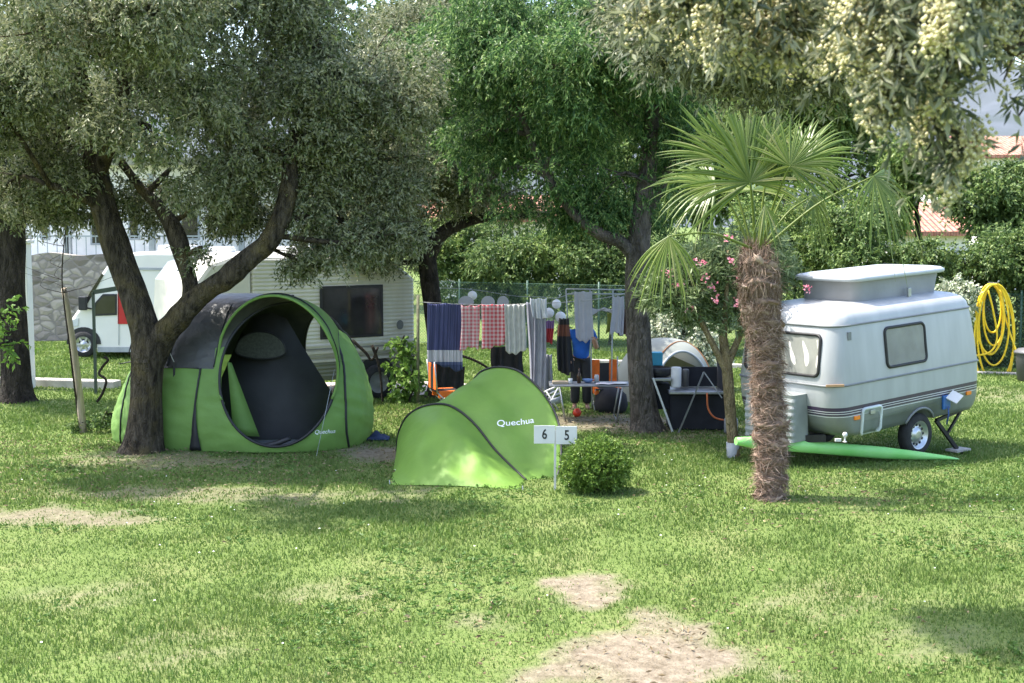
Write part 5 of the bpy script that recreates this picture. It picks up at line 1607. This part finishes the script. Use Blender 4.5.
# ------------------------------------------------------------------ clothesline and laundry
YL = 23.5
pole = G(418, 407); YL = pole[1]
o = thing('clothesline', 'thin clothesline strung from a wooden pole to the grey trunk', 'clothesline', pole)
m = MB(); m.tube([pole - [0, 0, .05], P(418, 295, YL)], .03, 8); m.build('pole', mat('mossy_pole', (.13, .13, .08), .8, .3, 20), o)
cl_ = curve([P(418, 302, YL), P(470, 304.5, YL - .1), P(530, 304, YL - .3), P(590, 300, YL - .9), P(634, 292, 21.0)], 40)
m = MB(); m.tube(cl_, .006, 5); m.build('line', STEEL, o)


def cloth(name, label, cat, x0, x1, y0, y1, Yc, mt, folds=5, amp=.03, taper=0, seed=0, group=None, solid=.006, slant=0, wav=0):
    rng = np.random.default_rng(seed)
    a, c = P(x0, y0, Yc), P(x1, y0, Yc); zb = P(x0, y1, Yc)[2]
    n, k = 60, 30
    A = np.zeros((n, k, 3))
    ph_ = rng.uniform(0, 6.28)
    amp = amp * .62; fw = rng.uniform(.6, 1.5, 3)
    for i in range(n):
        f = i / (n - 1)
        for j in range(k):
            g = j / (k - 1)
            sag = .02 * abs(math.sin(f * PI * 2)) * (1 - g)
            ctr = (f - .5) * (1 - taper * math.sin(g * PI / 2))
            A[i, j] = (a[0] + (c[0] - a[0]) * (.5 + ctr) + slant * g + .03 * math.sin(2.5 * g + ph_) * g, Yc - .02 + amp * (.35 + .65 * g) * math.sin((f + .12 * math.sin(4 * f + ph_)) * folds * 2 * PI * fw[0] + ph_ + .8 * g) * (.6 + .4 * math.sin(9 * f * fw[1])) + .35 * amp * math.sin(f * folds * 4.3 * PI * fw[2] + 1.7 * ph_ + 1.5 * g),
                       a[2] - sag + (zb - a[2]) * g * (1 + .045 * math.sin(f * 5 + ph_) + .02 * math.sin(f * 17 + 2 * ph_)) + wav * math.sin(f * 5 + seed) * g)
    m = MB(); m.grid(A)
    o_ = m.build(name, mt, org=(a[0], Yc, a[2]), solid=solid)
    return tag(o_, label, cat, group)


NAVY = band_mat('navy_towel', [(-1.3, (.05, .07, .17)), (-1.12, (.09, .12, .25)), (-1.07, (.55, .55, .62)), (-.86, (.06, .07, .18))], rough=.9, var=.2)
# printed border: checks inside the pale band
t = NAVY.node_tree
cloth('towel', 'navy blue towel with pale patterned border near its hem', 'towel', 428, 463, 303, 368, YL - .05, NAVY, 5, .03, 0, 1, 'laundry on the line', .012)
GING = check_mat('red_gingham', (.70, .62, .63), (.60, .16, .20), 15)
GING2 = check_mat('red_gingham_dark', (.68, .55, .56), (.55, .08, .11), 14)
cloth('tea_towel', 'pale red gingham tea towel next to the navy towel', 'tea towel', 461, 479.5, 305, 349, YL - .12, GING, 2, .03, .0, 2, 'laundry on the line')
cloth('tea_towel', 'deeper red gingham tea towel next to the pale cloth, over dark cloth', 'tea towel', 481, 504, 304, 347, YL - .2, GING2, 2, .03, .0, 3, 'laundry on the line')
PALEC = mat('pale_print_cloth', (.56, .57, .56), .9, .12, 9, .2, 20, trans=.25)
cloth('pillowcase', 'pale grey printed cloth between red gingham and the grey trousers', 'cloth', 504.5, 525, 304, 352, YL - .28, PALEC, 3, .035, 0, 4, 'laundry on the line')
GRYC = mat('grey_cotton', (.36, .36, .42), .9, .15, 5, .2, 20, trans=.2)
o = thing('trousers', 'long grey trousers hanging to the tent on the clothesline', 'trousers', P(535, 300, YL - .4), 'laundry on the line')
for k, (a0, a1, b0) in enumerate(((526, 536, 390), (534, 545, 392))):
    q_ = cloth('leg', None, None, a0, a1, 302, b0, YL - .42 - .06 * k, GRYC, 2, .05, -.15, 11 + k, None, .02, slant=.10 - .08 * k)
    q_.location = Vector(q_.location) - Vector(o.location); q_.parent = o
q_ = cloth('waist', None, None, 530, 547, 298, 318, YL - .5, mat('white_lining', (.62, .62, .66), .9), 2, .04, .1, 14); q_.location = Vector(q_.location) - Vector(o.location); q_.parent = o
BLK = mat('black_cotton', (.02, .02, .024), .9, .3, 6, .2)
cloth('black_cloth', 'black garment hanging low behind the red gingham tea towel', 'garment', 491, 523, 346, 372, YL + .35, BLK, 3, .05, .0, 15)
cloth('black_cloth', 'black garment hanging behind and below the navy towel', 'garment', 441, 465, 366, 391, YL + .2, BLK, 2, .05, .0, 16)
WHTC = mat('white_cotton', (.50, .49, .53), .9, .08, 5, .2, 16, trans=.25)
Yr = 22.75
cloth('bath_towel', 'tall white towel hanging in front of the standing person', 'towel', 574.5, 592, 291, 340, Yr, WHTC, 2, .02, -.03, 17, None, .012)
cloth('shirt', 'crumpled white shirt slung sideways from the clothes rack', 'shirt', 592, 619, 308, 313.5, Yr + .05, WHTC, 2, .05, 0, 18, None, .03, wav=.05)
cloth('shirt', 'narrow grey white shirt hanging on clothes rack near grey trunk', 'shirt', 613, 623, 296, 334, Yr - .1, WHTC, 2, .04, -.2, 19, None, .02)
cloth('olive_cloth', 'yellowish green cloth on the clothes rack', 'cloth', 607, 613, 312, 333, Yr + .2, mat('olive_cotton', (.22, .24, .05), .9), 2, .04, 0, 20)
cloth('brown_cloth', 'brown cloth on the clothes rack behind the grey trunk', 'cloth', 618, 630, 308, 335, Yr + .25, mat('brown_cotton', (.10, .06, .045), .9), 2, .05, .2, 24)
cloth('jacket', 'black jacket with rusty red collar hanging by the lanterns', 'jacket', 559, 569, 318, 372, Yr - .15, band_mat('jacket_cloth', [(-1.5, (.015, .015, .018)), (-.32, (.14, .05, .03)), (-.12, (.02, .02, .02))], rough=.9), 2, .06, -.6, 21, None, .03)
o = thing('clothes_rack', 'thin grey clothes rack behind the camp table', 'clothes rack', G(596, 414))
m = MB()
for (xa, ya, xb, yb) in ((566, 289, 636, 290), (566, 294, 636, 294), (590, 290, 592, 408), (613, 289, 611, 408), (566, 289, 568, 330)):
    m.tube([P(xa, ya, Yr + .06), P(xb, yb, Yr + .06)], .012, 6)
m.build('frame', GREYP, o)
cloth('flower_cloth', 'red and violet cloth hanging behind the lanterns', 'cloth', 543, 554, 320, 343, YL + .6, band_mat('violet_red', [(-.45, (.45, .04, .05)), (-.16, (.25, .14, .3))], rough=.9), 2, .05, 0, 22)
cloth('grey_cloth', 'grey cloth hanging low right of the grey trousers', 'cloth', 543, 552, 354, 392, YL + .1, GRYC, 2, .05, -.3, 23)

LAN = mat('paper_lantern', (.78, .78, .80), .8, .05, trans=.25)
lanterns = [(472.5, 295.5, 4.6, 'single white paper lantern above the red gingham tea towel'), (549, 313, 5.2, 'white paper lantern lower left of the trio by the trousers'),
            (556.5, 304, 4.6, 'white paper lantern topmost of the trio by the trousers'), (560.5, 317, 5.4, 'white paper lantern lower right of the trio by black jacket'), (541, 303, 4.2, 'white paper lantern partly behind the grey trousers')]
for px, py, rp, lab in lanterns:
    Yn = YL + .9; c_ = P(px, py, Yn); rr = rp / (FPX / Yn)
    o = thing('paper_lantern', lab, 'lantern', c_, 'white paper lanterns')
    m = MB(); m.lathe([(max(.001, rr * math.cos(a)) * (1 + .015 * math.cos(40 * a)), rr * math.sin(a)) for a in np.linspace(-PI / 2 + .15, PI / 2 - .15, 40)], c_, 24); m.build('shade', LAN, o)
    m = MB(); m.tube([c_ + vec(0, 0, rr * .98), c_ + vec(0, 0, rr * 1.15)], rr * .16, 8); m.build('cap', STEEL, o)
m = MB(); m.tube(curve([P(440, 288, YL + .9), P(472.5, 289.5, YL + .9), P(515, 296, YL + .9), P(541, 297, YL + .9), P(556.5, 298, YL + .9), P(575, 292, YL + .9)], 30), .005, 5)
tag(m.build('lantern_cord', STEEL, org=P(440, 288, YL + .9)), 'thin cord carrying the white paper lanterns', 'cord')
m = MB()
for x, w_ in ((466, 8), (488, 7), (503, 6)):
    m.prism([P(x + w_ * math.cos(a), 303 + (7 if math.sin(a) > 0 else 2) * -math.sin(a), YL + .5) for a in np.linspace(0, 2 * PI, 18, endpoint=False)], vec(0, .03, 0))
tag(m.build('grey_bunting', GREYP, org=P(466, 303, YL + .5)), 'grey rounded bunting showing above the gingham towels', 'bunting')

# ------------------------------------------------------------------ camp table, chairs, person
tg = G(588, 421); Yt = tg[1]
TABT = mat('table_grey', (.2, .21, .22), .45, .06)
o = thing('camp_table', 'grey folding camp table loaded with picnic things', 'table', tg)
zt = P(588, 384, Yt)[2]
x0, x1 = P(549, 384, Yt)[0], P(631, 384, Yt)[0]
m = MB(); m.box(((x0 + x1) / 2, Yt, zt), (x1 - x0, .6, .025)); m.build('table_top', TABT, o, bevel=.012)
for sx in (-1, 1):
    for sy in (-1, 1):
        cxm = (x0 + x1) / 2; m = MB(); m.tube([vec(cxm + sx * .52, Yt + sy * .3, zt - .02), vec(cxm + sx * .42, Yt + sy * .34, .0)], .013, 8); m.build('leg', STEEL, o)
cxm = (x0 + x1) / 2
for sx in (-1, 1): m = MB(); m.tube([vec(cxm + sx * .43, Yt - .33, .06), vec(cxm + sx * .43, Yt + .33, .06)], .011, 6); m.build('stretcher', STEEL, o)
zt += .016


def table_item(name, label, cat, px, prof_, mt, dy=0, seg=16):
    q_ = P(px, 384, Yt); m = MB(); m.lathe(prof_, vec(q_[0], Yt + dy, zt), seg)
    return tag(m.build(name, mt, org=(q_[0], Yt + dy, zt)), label, cat)


table_item('bottle', 'dark brown bottle standing on the camp table', 'bottle', 579, [(.001, 0), (.035, 0), (.035, .14), (.012, .19), (.012, .25), (.001, .25)], mat('brown_glass', (.06, .03, .015), .1))
table_item('cup', 'white cup on the camp table left of brown bottle', 'cup', 570, [(.001, 0), (.03, 0), (.04, .09), (.035, .09), (.026, .01), (.001, .01)], WHITE_P, -.1)
table_item('plate', 'white plate at the right end of camp table', 'plate', 620, [(.001, .004), (.08, .004), (.12, .02), (.115, .026), (.08, .01), (.001, .01)], WHITE_P, -.15)
table_item('jar', 'clear grey jar on the camp table beside the orange chair', 'jar', 597, [(.001, 0), (.04, 0), (.04, .1), (.033, .12), (.033, .13), (.001, .13)], mat('jar_glass', (.4, .42, .42), .1), .1)
table_item('bowl', 'blue bowl in the middle of the camp table', 'bowl', 588, [(.001, .005), (.05, .005), (.10, .06), (.095, .062), (.045, .015), (.001, .015)], mat('blue_bowl', (.12, .2, .38), .3), .05)
q_ = P(560, 384, Yt)
m = MB(); m.box((q_[0], Yt - .05, zt + .022), (.26, .18, .04)); tag(m.build('cardboard_box', mat('card_tan', (.42, .33, .22), .8), org=(q_[0], Yt - .05, zt), bevel=.004), 'flat tan box at the left end of camp table', 'box')
q_ = P(605, 384, Yt)
m = MB(); A = np.array([[(q_[0] - .17 + .34 * f, Yt - .28 + .2 * g, zt + .006 + .012 * abs(math.sin(5 * f + 3 * g))) for g in np.linspace(0, 1, 8)] for f in np.linspace(0, 1, 16)]); m.grid(A)
tag(m.build('tablecloth', mat('checked_paper', (.6, .55, .58), .8, .15, 40), org=(q_[0], Yt, zt), solid=.004), 'pale crumpled paper mat on camp table front', 'mat')


def camp_chair(label, loc, rz, black_mid=True):
    o = thing('camp_chair', label, 'chair', loc, 'orange camp chairs', (0, 0, rz))
    m = MB(); m.box((0, 0, .44), (.46, .42, .025)); m.build('seat', BLACK if black_mid else ORANGE, o, local=True, bevel=.01)
    for sx in (-1, 1):
        m = MB(); m.box((sx * .155, .24, .70), (.14, .02, .44)); m.build('back_panel', ORANGE, o, local=True, bevel=.006)
        m = MB(); m.tube([(sx * .24, .22, .42), (sx * .24, .27, .97)], .013, 8); m.build('back_post', STEEL, o, local=True)
        m = MB(); m.box((sx * .2, 0, .40), (.07, .38, .12)); m.build('side_flap', ORANGE, o, local=True, bevel=.01)
        m = MB(); m.tube([(sx * .235, -.22, .0), (sx * .235, .22, .44)], .012, 8); m.build('leg', STEEL, o, local=True)
        m = MB(); m.tube([(sx * .225, .22, .0), (sx * .225, -.2, .44)], .012, 8); m.build('leg', STEEL, o, local=True)
    m = MB(); m.box((0, .245, .68), (.18, .014, .36)); m.build('back_mesh', BLACK if black_mid else ORANGE, o, local=True)
    return o


c0 = G(607, 414)
camp_chair('orange and black folding chair behind the camp table', (c0[0], c0[1] + .15, 0), .1)
c1 = G(444, 421); c1[1] = 22.4
camp_chair('orange folding chair under the navy towel left of small tent', (P(446, 400, 22.4)[0], 22.4, 0), 1.9)
lg = G(551, 413)
o = thing('folded_lounger', 'folded white lounger leaning left of the camp table', 'lounger', lg)
m = MB()
for k in range(4):
    m.tube([P(544, 404 - 4 * k, lg[1]), P(560, 397 - 4 * k, lg[1] + .1)], .016, 6)
m.tube([P(545, 413, lg[1]), P(558, 388, lg[1])], .014, 6); m.tube([P(559, 411, lg[1]), P(546, 391, lg[1])], .014, 6); m.build('frame', WHITE_P, o)
m = MB(); m.grid(np.array([[P(544, 402, lg[1] - .05), P(560, 396, lg[1])], [P(545, 408, lg[1]), P(561, 402, lg[1] + .05)]])); m.build('fabric', GREYP, o, solid=.02)
bl = G(577, 419)
m = MB(); m.lathe([(max(.001, .075 * math.cos(a)), .075 + .075 * math.sin(a)) for a in np.linspace(-PI / 2, PI / 2, 14)], bl, 18)
tag(m.build('ball', mat('red_ball', (.6, .05, .02), .35), org=bl), 'small red ball on the ground under the camp table', 'ball')
bgp = G(612, 416)
m = MB(); m.lathe([(.001, 0), (.26, 0), (.3, .12), (.27, .3), (.16, .4), (.1, .42), (.001, .42)], bgp + vec(0, .25, 0), 16)
tag(m.build('duffel_bag', BLK, org=bgp), 'black bag on the ground below the camp table', 'bag')
sh = G(378, 441)
o = thing('cloth_bundle', 'dark blue crumpled cloth dropped on the grass beside big tent', 'cloth', sh)
rng = np.random.default_rng(33); m = MB()
A = np.array([[sh + vec(-.17 + .34 * f, -.12 + .24 * g, .02 + .07 * math.sin(PI * f) * math.sin(PI * g) * (1 + .6 * math.sin(11 * f + 7 * g)) + .02 * math.sin(17 * g)) for g in np.linspace(0, 1, 14)] for f in np.linspace(0, 1, 18)])
m.grid(A); m.build('fold', mat('navy_cotton', (.03, .045, .10), .9, .3, 8), o, solid=.012)

# person standing behind the table, upper body screened by the white towel
SKIN = mat('skin', (.45, .26, .18), .55, .08)
pg = G(581, 412); pg[2] = 0; Yq = pg[1] + .15
pg[1] = Yq; pg[0] = P(581, 380, Yq)[0]
per = thing('person', 'person in blue shirt and dark trousers standing behind the white towel', 'person', pg)


def skin_obj(name, verts, edges, radii, mt, parent, root=0):
    me = bpy.data.meshes.new(name); me.from_pydata([tuple(v) for v in verts], edges, []); me.materials.append(mt)
    ob = link_mesh(name, me, parent)
    md = ob.modifiers.new('skin', 'SKIN'); md.use_smooth_shade = True
    if not me.skin_vertices: me.attributes
    sv = me.skin_vertices[0].data if me.skin_vertices else None
    if sv is None:
        bm_ = bmesh.new(); bm_.from_mesh(me); lay = bm_.verts.layers.skin.verify(); bm_.verts.ensure_lookup_table()
        bm_.to_mesh(me); bm_.free(); sv = me.skin_vertices[0].data
    for k, r_ in enumerate(radii):
        sv[k].radius = r_ if isinstance(r_, tuple) else (r_, r_); sv[k].use_root = (k == root)
    s2 = ob.modifiers.new('sub', 'SUBSURF'); s2.levels = 1; s2.render_levels = 2
    return ob


Vb, Eb, Rb = [], [], []


def jn(p_, r_, prev=None):
    Vb.append(p_); Rb.append(r_)
    if prev is not None: Eb.append((prev, len(Vb) - 1))
    return len(Vb) - 1


pel = jn((0, 0, .95), (.115, .085)); w1 = jn((0, .01, 1.12), (.135, .10), pel); ch = jn((0, 0, 1.32), (.16, .115), w1); nk = jn((0, 0, 1.47), .06, ch); h0 = jn((0, -.02, 1.56), (.072, .085), nk); h1 = jn((0, -.02, 1.66), (.08, .10), h0); h2 = jn((0, -.01, 1.73), (.06, .075), h1)
hand_pts = []
for sx in (-1, 1):
    hp = jn((sx * .09, 0, .88), .095, pel); kn = jn((sx * .10, -.02, .50), .06, hp); cf = jn((sx * .105, .02, .32), .055, kn); an = jn((sx * .11, .02, .09), .04, cf); ft = jn((sx * .13, -.14, .045), .038, an)
    shd = jn((sx * .19, 0, 1.40), .065, ch); elb = jn((sx * (.27 if sx > 0 else .25), -.03 if sx < 0 else -.1, 1.13), .045, shd)
    wrp = (sx * .22, -.30, 1.28) if sx > 0 else (sx * .22, -.26, 1.0)
    wri = jn(wrp, .03, elb); d_ = unit(vec(*wrp) - vec(*Vb[elb])); plm = jn(tuple(vec(*wrp) + d_ * .08), (.038, .025), wri)
    hand_pts.append((vec(*Vb[plm]), d_, sx))
skin_obj('body', Vb, Eb, Rb, SKIN, per)
m = MB()
for (hp_, d_, sx) in hand_pts:
    sdv = unit(np.cross(d_, [0, 0, 1.])); dn = np.cross(sdv, d_)
    for k, (o_, ln) in enumerate(((-.03, .068), (-.01, .078), (.01, .073), (.03, .058))):
        b_ = hp_ + sdv * o_ + d_ * .02
        m.tube([b_, b_ + d_ * ln * .5 - dn * .008, b_ + d_ * ln * .85 - dn * .03], [.009, .0085, .007], 6)
    b_ = hp_ - sdv * .035 - d_ * .03
    m.tube([b_, b_ - sdv * .03 + d_ * .03, b_ - sdv * .035 + d_ * .06 - dn * .01], [.011, .010, .008], 6)
m.add(*((np.array([[-.015, -.1, 1.62], [.015, -.1, 1.62], [0, -.135, 1.615], [0, -.105, 1.66]])), [(0, 1, 2), (0, 2, 3), (1, 3, 2)]))
fg = m.build('hand', SKIN, per, local=True)
shv = [(0, 0, .84), (0, .01, 1.12), (0, 0, 1.32), (0, 0, 1.43), (-.19, 0, 1.40), (.19, 0, 1.40), (-.225, -.015, 1.26), (.235, -.05, 1.26)]
skin_obj('shirt', shv, [(0, 1), (1, 2), (2, 3), (2, 4), (2, 5), (4, 6), (5, 7)], [(.172, .135), (.155, .12), (.178, .132), (.09, .08), .082, .082, .07, .07], mat('blue_shirt', (.02, .11, .42), .9, .15, 6), per)
trv = [(0, 0, 1.09), (-.09, 0, .86), (.09, 0, .86), (-.10, -.02, .5), (.10, -.02, .5), (-.11, .02, .12), (.11, .02, .12)]
skin_obj('trousers', trv, [(0, 1), (0, 2), (1, 3), (2, 4), (3, 5), (4, 6)], [(.165, .128), .12, .12, .095, .095, .085, .085], mat('dark_trousers', (.025, .025, .028), .9, .2), per)
m = MB(); m.lathe([(.001, .115), (.05, .105), (.088, .06), (.1, .0), (.092, -.05), (.085, -.06)], (0, .008, 1.675), 18); m.build('hair', mat('dark_hair', (.035, .022, .014), .7, .3, 30), per, local=True)
for sx in (-1, 1):
    m = MB(); m.box((sx * .13, -.08, .035), (.095, .27, .07)); m.build('shoe', mat('brown_shoe', (.10, .06, .04), .7), per, local=True, bevel=.025)

# ------------------------------------------------------------------ dome tent and camp kitchen
Yd = 24.4
dc = P(664, 400, Yd) * [1, 1, 0]
o = thing('dome_tent', 'low grey green dome tent with arched opening behind grey trunk', 'tent', dc)
DGR = mat('dome_fabric', (.34, .355, .315), .7, .08, 2, .2, 12, trans=.25)
a_, b_, h_ = .98, .95, 1.18
eta = np.linspace(0, PI / 2, 50)[:, None]; om = np.linspace(-PI, PI, 120, endpoint=False)[None]
S_ = a_ * np.cos(eta) ** .8 * np.cos(om); V_ = b_ * np.cos(eta) ** .8 * np.sin(om); Z_ = h_ * np.sin(eta) * np.ones_like(om)
nz = noise3(np.stack([S_, V_, Z_], -1).reshape(-1, 3), 6, 8).reshape(S_.shape) * .012
A = dc + np.stack([S_ * (1 + nz), V_ * (1 + nz), Z_], -1)
fs, fv, fz = fc(S_), fc(V_), fc(Z_)
hole = ((fs - .25) / .58) ** 2 + (fz / .98) ** 2 < 1
hole &= fv < 0
m = MB(); m.grid(A, 0, True, wrap=True, mask=~hole); m.build('flysheet', DGR, o)
m = MB()
for sc_, rr in ((1.0, .026), (1.16, .014)):
    pts = []
    for a in np.linspace(0.02, PI - .02, 40):
        s_, z_ = .25 + .58 * sc_ * math.cos(a), min(.98 * sc_ * math.sin(a), 1.14)
        if abs(s_) > .93: continue
        ce = max(0, 1 - (z_ / h_) ** 2) ** .4
        v_ = -b_ * ce * math.sqrt(max(0, 1 - (s_ / (a_ * ce + 1e-6)) ** 2)) if abs(s_) < a_ * ce else 0
        pts.append(dc + vec(s_, v_ - .012, z_))
    m.tube(pts, rr, 6, mi=0 if sc_ == 1 else 1)
m.build('door_piping', [GREYP, mat('rust_piping', (.30, .14, .06), .7)], o)
m = MB(); m.prism([dc + vec(.9 * math.cos(a), .85 * math.sin(a), .05) for a in np.linspace(0, 2 * PI, 30, endpoint=False)], vec(0, 0, -.03)); m.build('groundsheet', FLOORF, o)
m = MB(); m.grid(np.array([[dc + vec(-.3 + 1.1 * f, .45, .05), dc + vec(-.3 + 1.1 * f, .5, .8 - .5 * abs(f - .45))] for f in np.linspace(0, 1, 12)])); m.build('inner_wall', mat('inner_olive', (.25, .26, .14), .8), o, solid=.01)

Yk = 20.6
kg = P(696, 436, Yk) * [1, 1, 0]
o = thing('camp_kitchen', 'black sided folding camp kitchen with crossed aluminium legs', 'camp kitchen', kg)
BKF = mat('black_fabric_side', (.014, .015, .02), .8, .3, 5, .25, 12)


def kp(px, py, dy=0): return P(px, py, Yk + dy)


m = MB(); a, c = kp(671, 395), kp(726, 434); m.box(((a[0] + c[0]) / 2, Yk + .35, (a[2] + max(c[2], .02)) / 2), (c[0] - a[0], .55, a[2] - max(c[2], .02))); m.build('cabinet', BKF, o, bevel=.02)
m = MB(); a, c = kp(669, 391), kp(728, 394.5); m.box(((a[0] + c[0]) / 2, Yk + .3, (a[2] + c[2]) / 2), (c[0] - a[0], .68, .045)); m.build('worktop', STEEL, o, bevel=.01)
m = MB(); a, c = kp(680, 371), kp(727, 391); m.box(((a[0] + c[0]) / 2, Yk + .62, (a[2] + c[2]) / 2), (c[0] - a[0], .02, a[2] - c[2])); a, c = kp(719, 363), kp(728, 391); m.box(((a[0] + c[0]) / 2, Yk + .33, (a[2] + c[2]) / 2), (.02, .6, a[2] - c[2])); m.build('windshield', BKF, o)
m = MB(); a, c = kp(649, 379), kp(672, 381); m.box(((a[0] + c[0]) / 2, Yk + .3, (a[2] + c[2]) / 2), (c[0] - a[0], .5, .05)); m.build('side_shelf', STEEL, o, bevel=.01)
m = MB(); m.bar(kp(653, 378, -.06), kp(674, 436, -.06), .06, .03); m.build('leg', mat('leg_silver', (.5, .52, .5), .4, .1), o)
m = MB(); m.bar(kp(677, 436, -.1), kp(704, 372, -.04), .03, .02); m.build('leg', STEEL, o)
m = MB(); m.bar(kp(704, 372, -.04), kp(722, 398, -.04), .016); m.build('guy_line', GREYP, o)
m = MB(); m.bar(kp(650, 415, .5), kp(662, 395, .5), .02); m.build('leg', STEEL, o)
m = MB(); a, c = kp(650, 386), kp(672, 412); m.box(((a[0] + c[0]) / 2, Yk + .42, (a[2] + c[2]) / 2), (c[0] - a[0], .3, a[2] - c[2])); m.build('fabric_bin', BKF, o, bevel=.02)
q_ = kp(661, 379)
zs_ = kp(661, 378.4)[2] + .012
m = MB(); m.lathe([(.001, .0), (.17, 0), (.19, .03), (.2, .13), (.19, .135), (.175, .04), (.001, .03)], vec(q_[0], Yk + .3, zs_), 24)
tag(m.build('cooking_pot', BLACK, org=(q_[0], Yk + .3, zs_)), 'wide black pan on the camp kitchen side shelf', 'pan')
zc = kp(676, 390.5)[2] + .03
q_ = kp(677.5, 390)
m = MB(); m.lathe([(.001, 0), (.082, 0), (.085, .02), (.085, .31), (.07, .325), (.02, .325), (.001, .325)], vec(q_[0], Yk + .2, zc), 20)
tag(m.build('paper_roll', mat('paper_white', (.62, .61, .58), .9, .06, 8, .3, 30), org=(q_[0], Yk + .2, zc)), 'upright pale roll standing on the camp kitchen worktop', 'roll')
q_ = kp(688, 390)
m = MB(); m.lathe([(.001, 0), (.055, 0), (.055, .26), (.045, .28), (.001, .28)], vec(q_[0], Yk + .3, zc), 18)
tag(m.build('canister', mat('dark_canister', (.09, .085, .08), .45), org=(q_[0], Yk + .3, zc)), 'dark grey canister beside the pale roll on the kitchen', 'canister')
a, c = P(648, 352, 21.3), P(662, 365, 21.3)
m = MB(); m.box(((a[0] + c[0]) / 2, 21.3, (a[2] + c[2]) / 2), (c[0] - a[0], .2, a[2] - c[2])); m.box(((a[0] + c[0]) / 2, 21.3, c[2] - .26), (.26, .2, .50), mi=1)
tag(m.build('blue_box', [mat('sky_blue', (.06, .36, .52), .5), BKF], org=((a[0] + c[0]) / 2, 21.3, c[2] - .5), bevel=.01), 'light blue box behind the grey trunk above black pan', 'box')
m = MB(); m.tube(curve([kp(707, 393, -.08), kp(708, 408, -.1), kp(714, 417, -.1), kp(724, 420, -.08), kp(730, 419, .1)], 18), .014, 7)
tag(m.build('gas_hose', mat('orange_hose', (.5, .13, .04), .5), org=kp(707, 393)), 'orange gas hose looping down the black camp kitchen', 'hose')
g = kp(722, 432) * [1, 1, 0]
m = MB(); m.lathe([(.001, 0), (.10, 0), (.11, .04), (.11, .22), (.07, .28), (.04, .3), (.001, .3)], g + vec(.12, -.12, 0), 20)
tag(m.build('gas_bottle', mat('dull_silver', (.28, .28, .29), .5, .2, 8), org=g + vec(.12, -.12, 0)), 'small grey gas bottle on the ground by oleander stem', 'gas bottle')

# ------------------------------------------------------------------ lawn grass last, plus daisies
NO_GRASS.append((dc[0], dc[1], .95, .9, 0))
make_grass(480000)
rng = np.random.default_rng(71)
m = MB()
for k in range(70):
    y_ = rng.uniform(9.5, 19); x_ = rng.uniform(-.4, .42) * y_; 
    if dirt(np.array([x_]), np.array([y_]))[0] > .1: continue
    r_ = rng.uniform(.006, .010); c_ = vec(x_, y_, gz(x_, y_) + rng.uniform(.05, .09))
    m.add([c_ + vec(r_ * math.cos(a), r_ * math.sin(a), .004 * math.sin(3 * a)) for a in np.linspace(0, 2 * PI, 8, endpoint=False)], [tuple(range(8))])
tag(m.build('daisies', mat('daisy_white', (.8, .8, .76), .8)), 'tiny white daisies scattered through the lawn', 'daisies', kind='stuff')

# broad-leaved weeds in the grass and dry fallen leaves under the trees
n = 9000
y_ = rng.uniform(8.8, 22, n); x_ = rng.uniform(-1, 1, n) * (.42 * y_ + .5)
k_ = (noise2(x_, y_, 1.3, 51) + .6 * noise2(x_, y_, 4.0, 52) > .3) & (dirt(x_, y_) < .5)
for a in NO_GRASS: k_ &= ~in_shape(x_, y_, *a)
x_, y_ = x_[k_], y_[k_]; n = len(x_)
pp = np.repeat(np.stack([x_, y_, gz(x_, y_) + .018], 1), 6, 0)
an = rng.uniform(0, 2 * PI, n * 6)
V, F = leaf_quads(rng, pp, np.stack([np.cos(an), np.sin(an), rng.uniform(.25, 1.0, n * 6)], 1), rng.uniform(.025, .065, n * 6), rng.uniform(.014, .03, n * 6))
m = MB(); m.add(V, F)
tag(m.build('lawn_weeds', leaf_mat('weed_leaf', [(.075, .15, .026), (.10, .185, .036), (.13, .215, .05)], trans=.3)), 'low broad leaved weeds and clover in the lawn', 'weeds', kind='stuff')
n = 5200
c_ = np.array([(-5.4, 18.2), (-4.0, 16.8), (-6.6, 16.4), (-7.5, 19), (1.6, 21.5), (2.4, 20.2), (3.9, 15.2), (-1.5, 18.6), (1.0, 10.2), (-1.5, 22.5)])[rng.integers(0, 10, n)]
xy = c_ + rng.normal(size=(n, 2)) * [1.3, .9]
k_ = np.ones(n, bool)
for a in NO_GRASS: k_ &= ~in_shape(xy[:, 0], xy[:, 1], *a)
xy = xy[k_]; n = len(xy); an = rng.uniform(0, 2 * PI, n)
V, F = leaf_quads(rng, np.stack([xy[:, 0], xy[:, 1], gz(xy[:, 0], xy[:, 1]) + rng.uniform(.012, .045, n)], 1), np.stack([np.cos(an), np.sin(an), rng.normal(size=n) * .25], 1), rng.uniform(.04, .075, n), rng.uniform(.012, .024, n))
m = MB(); m.add(V, F)
tag(m.build('leaf_litter', leaf_mat('dry_leaf', [(.10, .07, .035), (.2, .15, .08), (.32, .26, .15)], trans=.15, rough=.8)), 'dry fallen leaves lying under the trees', 'leaf litter', kind='stuff')
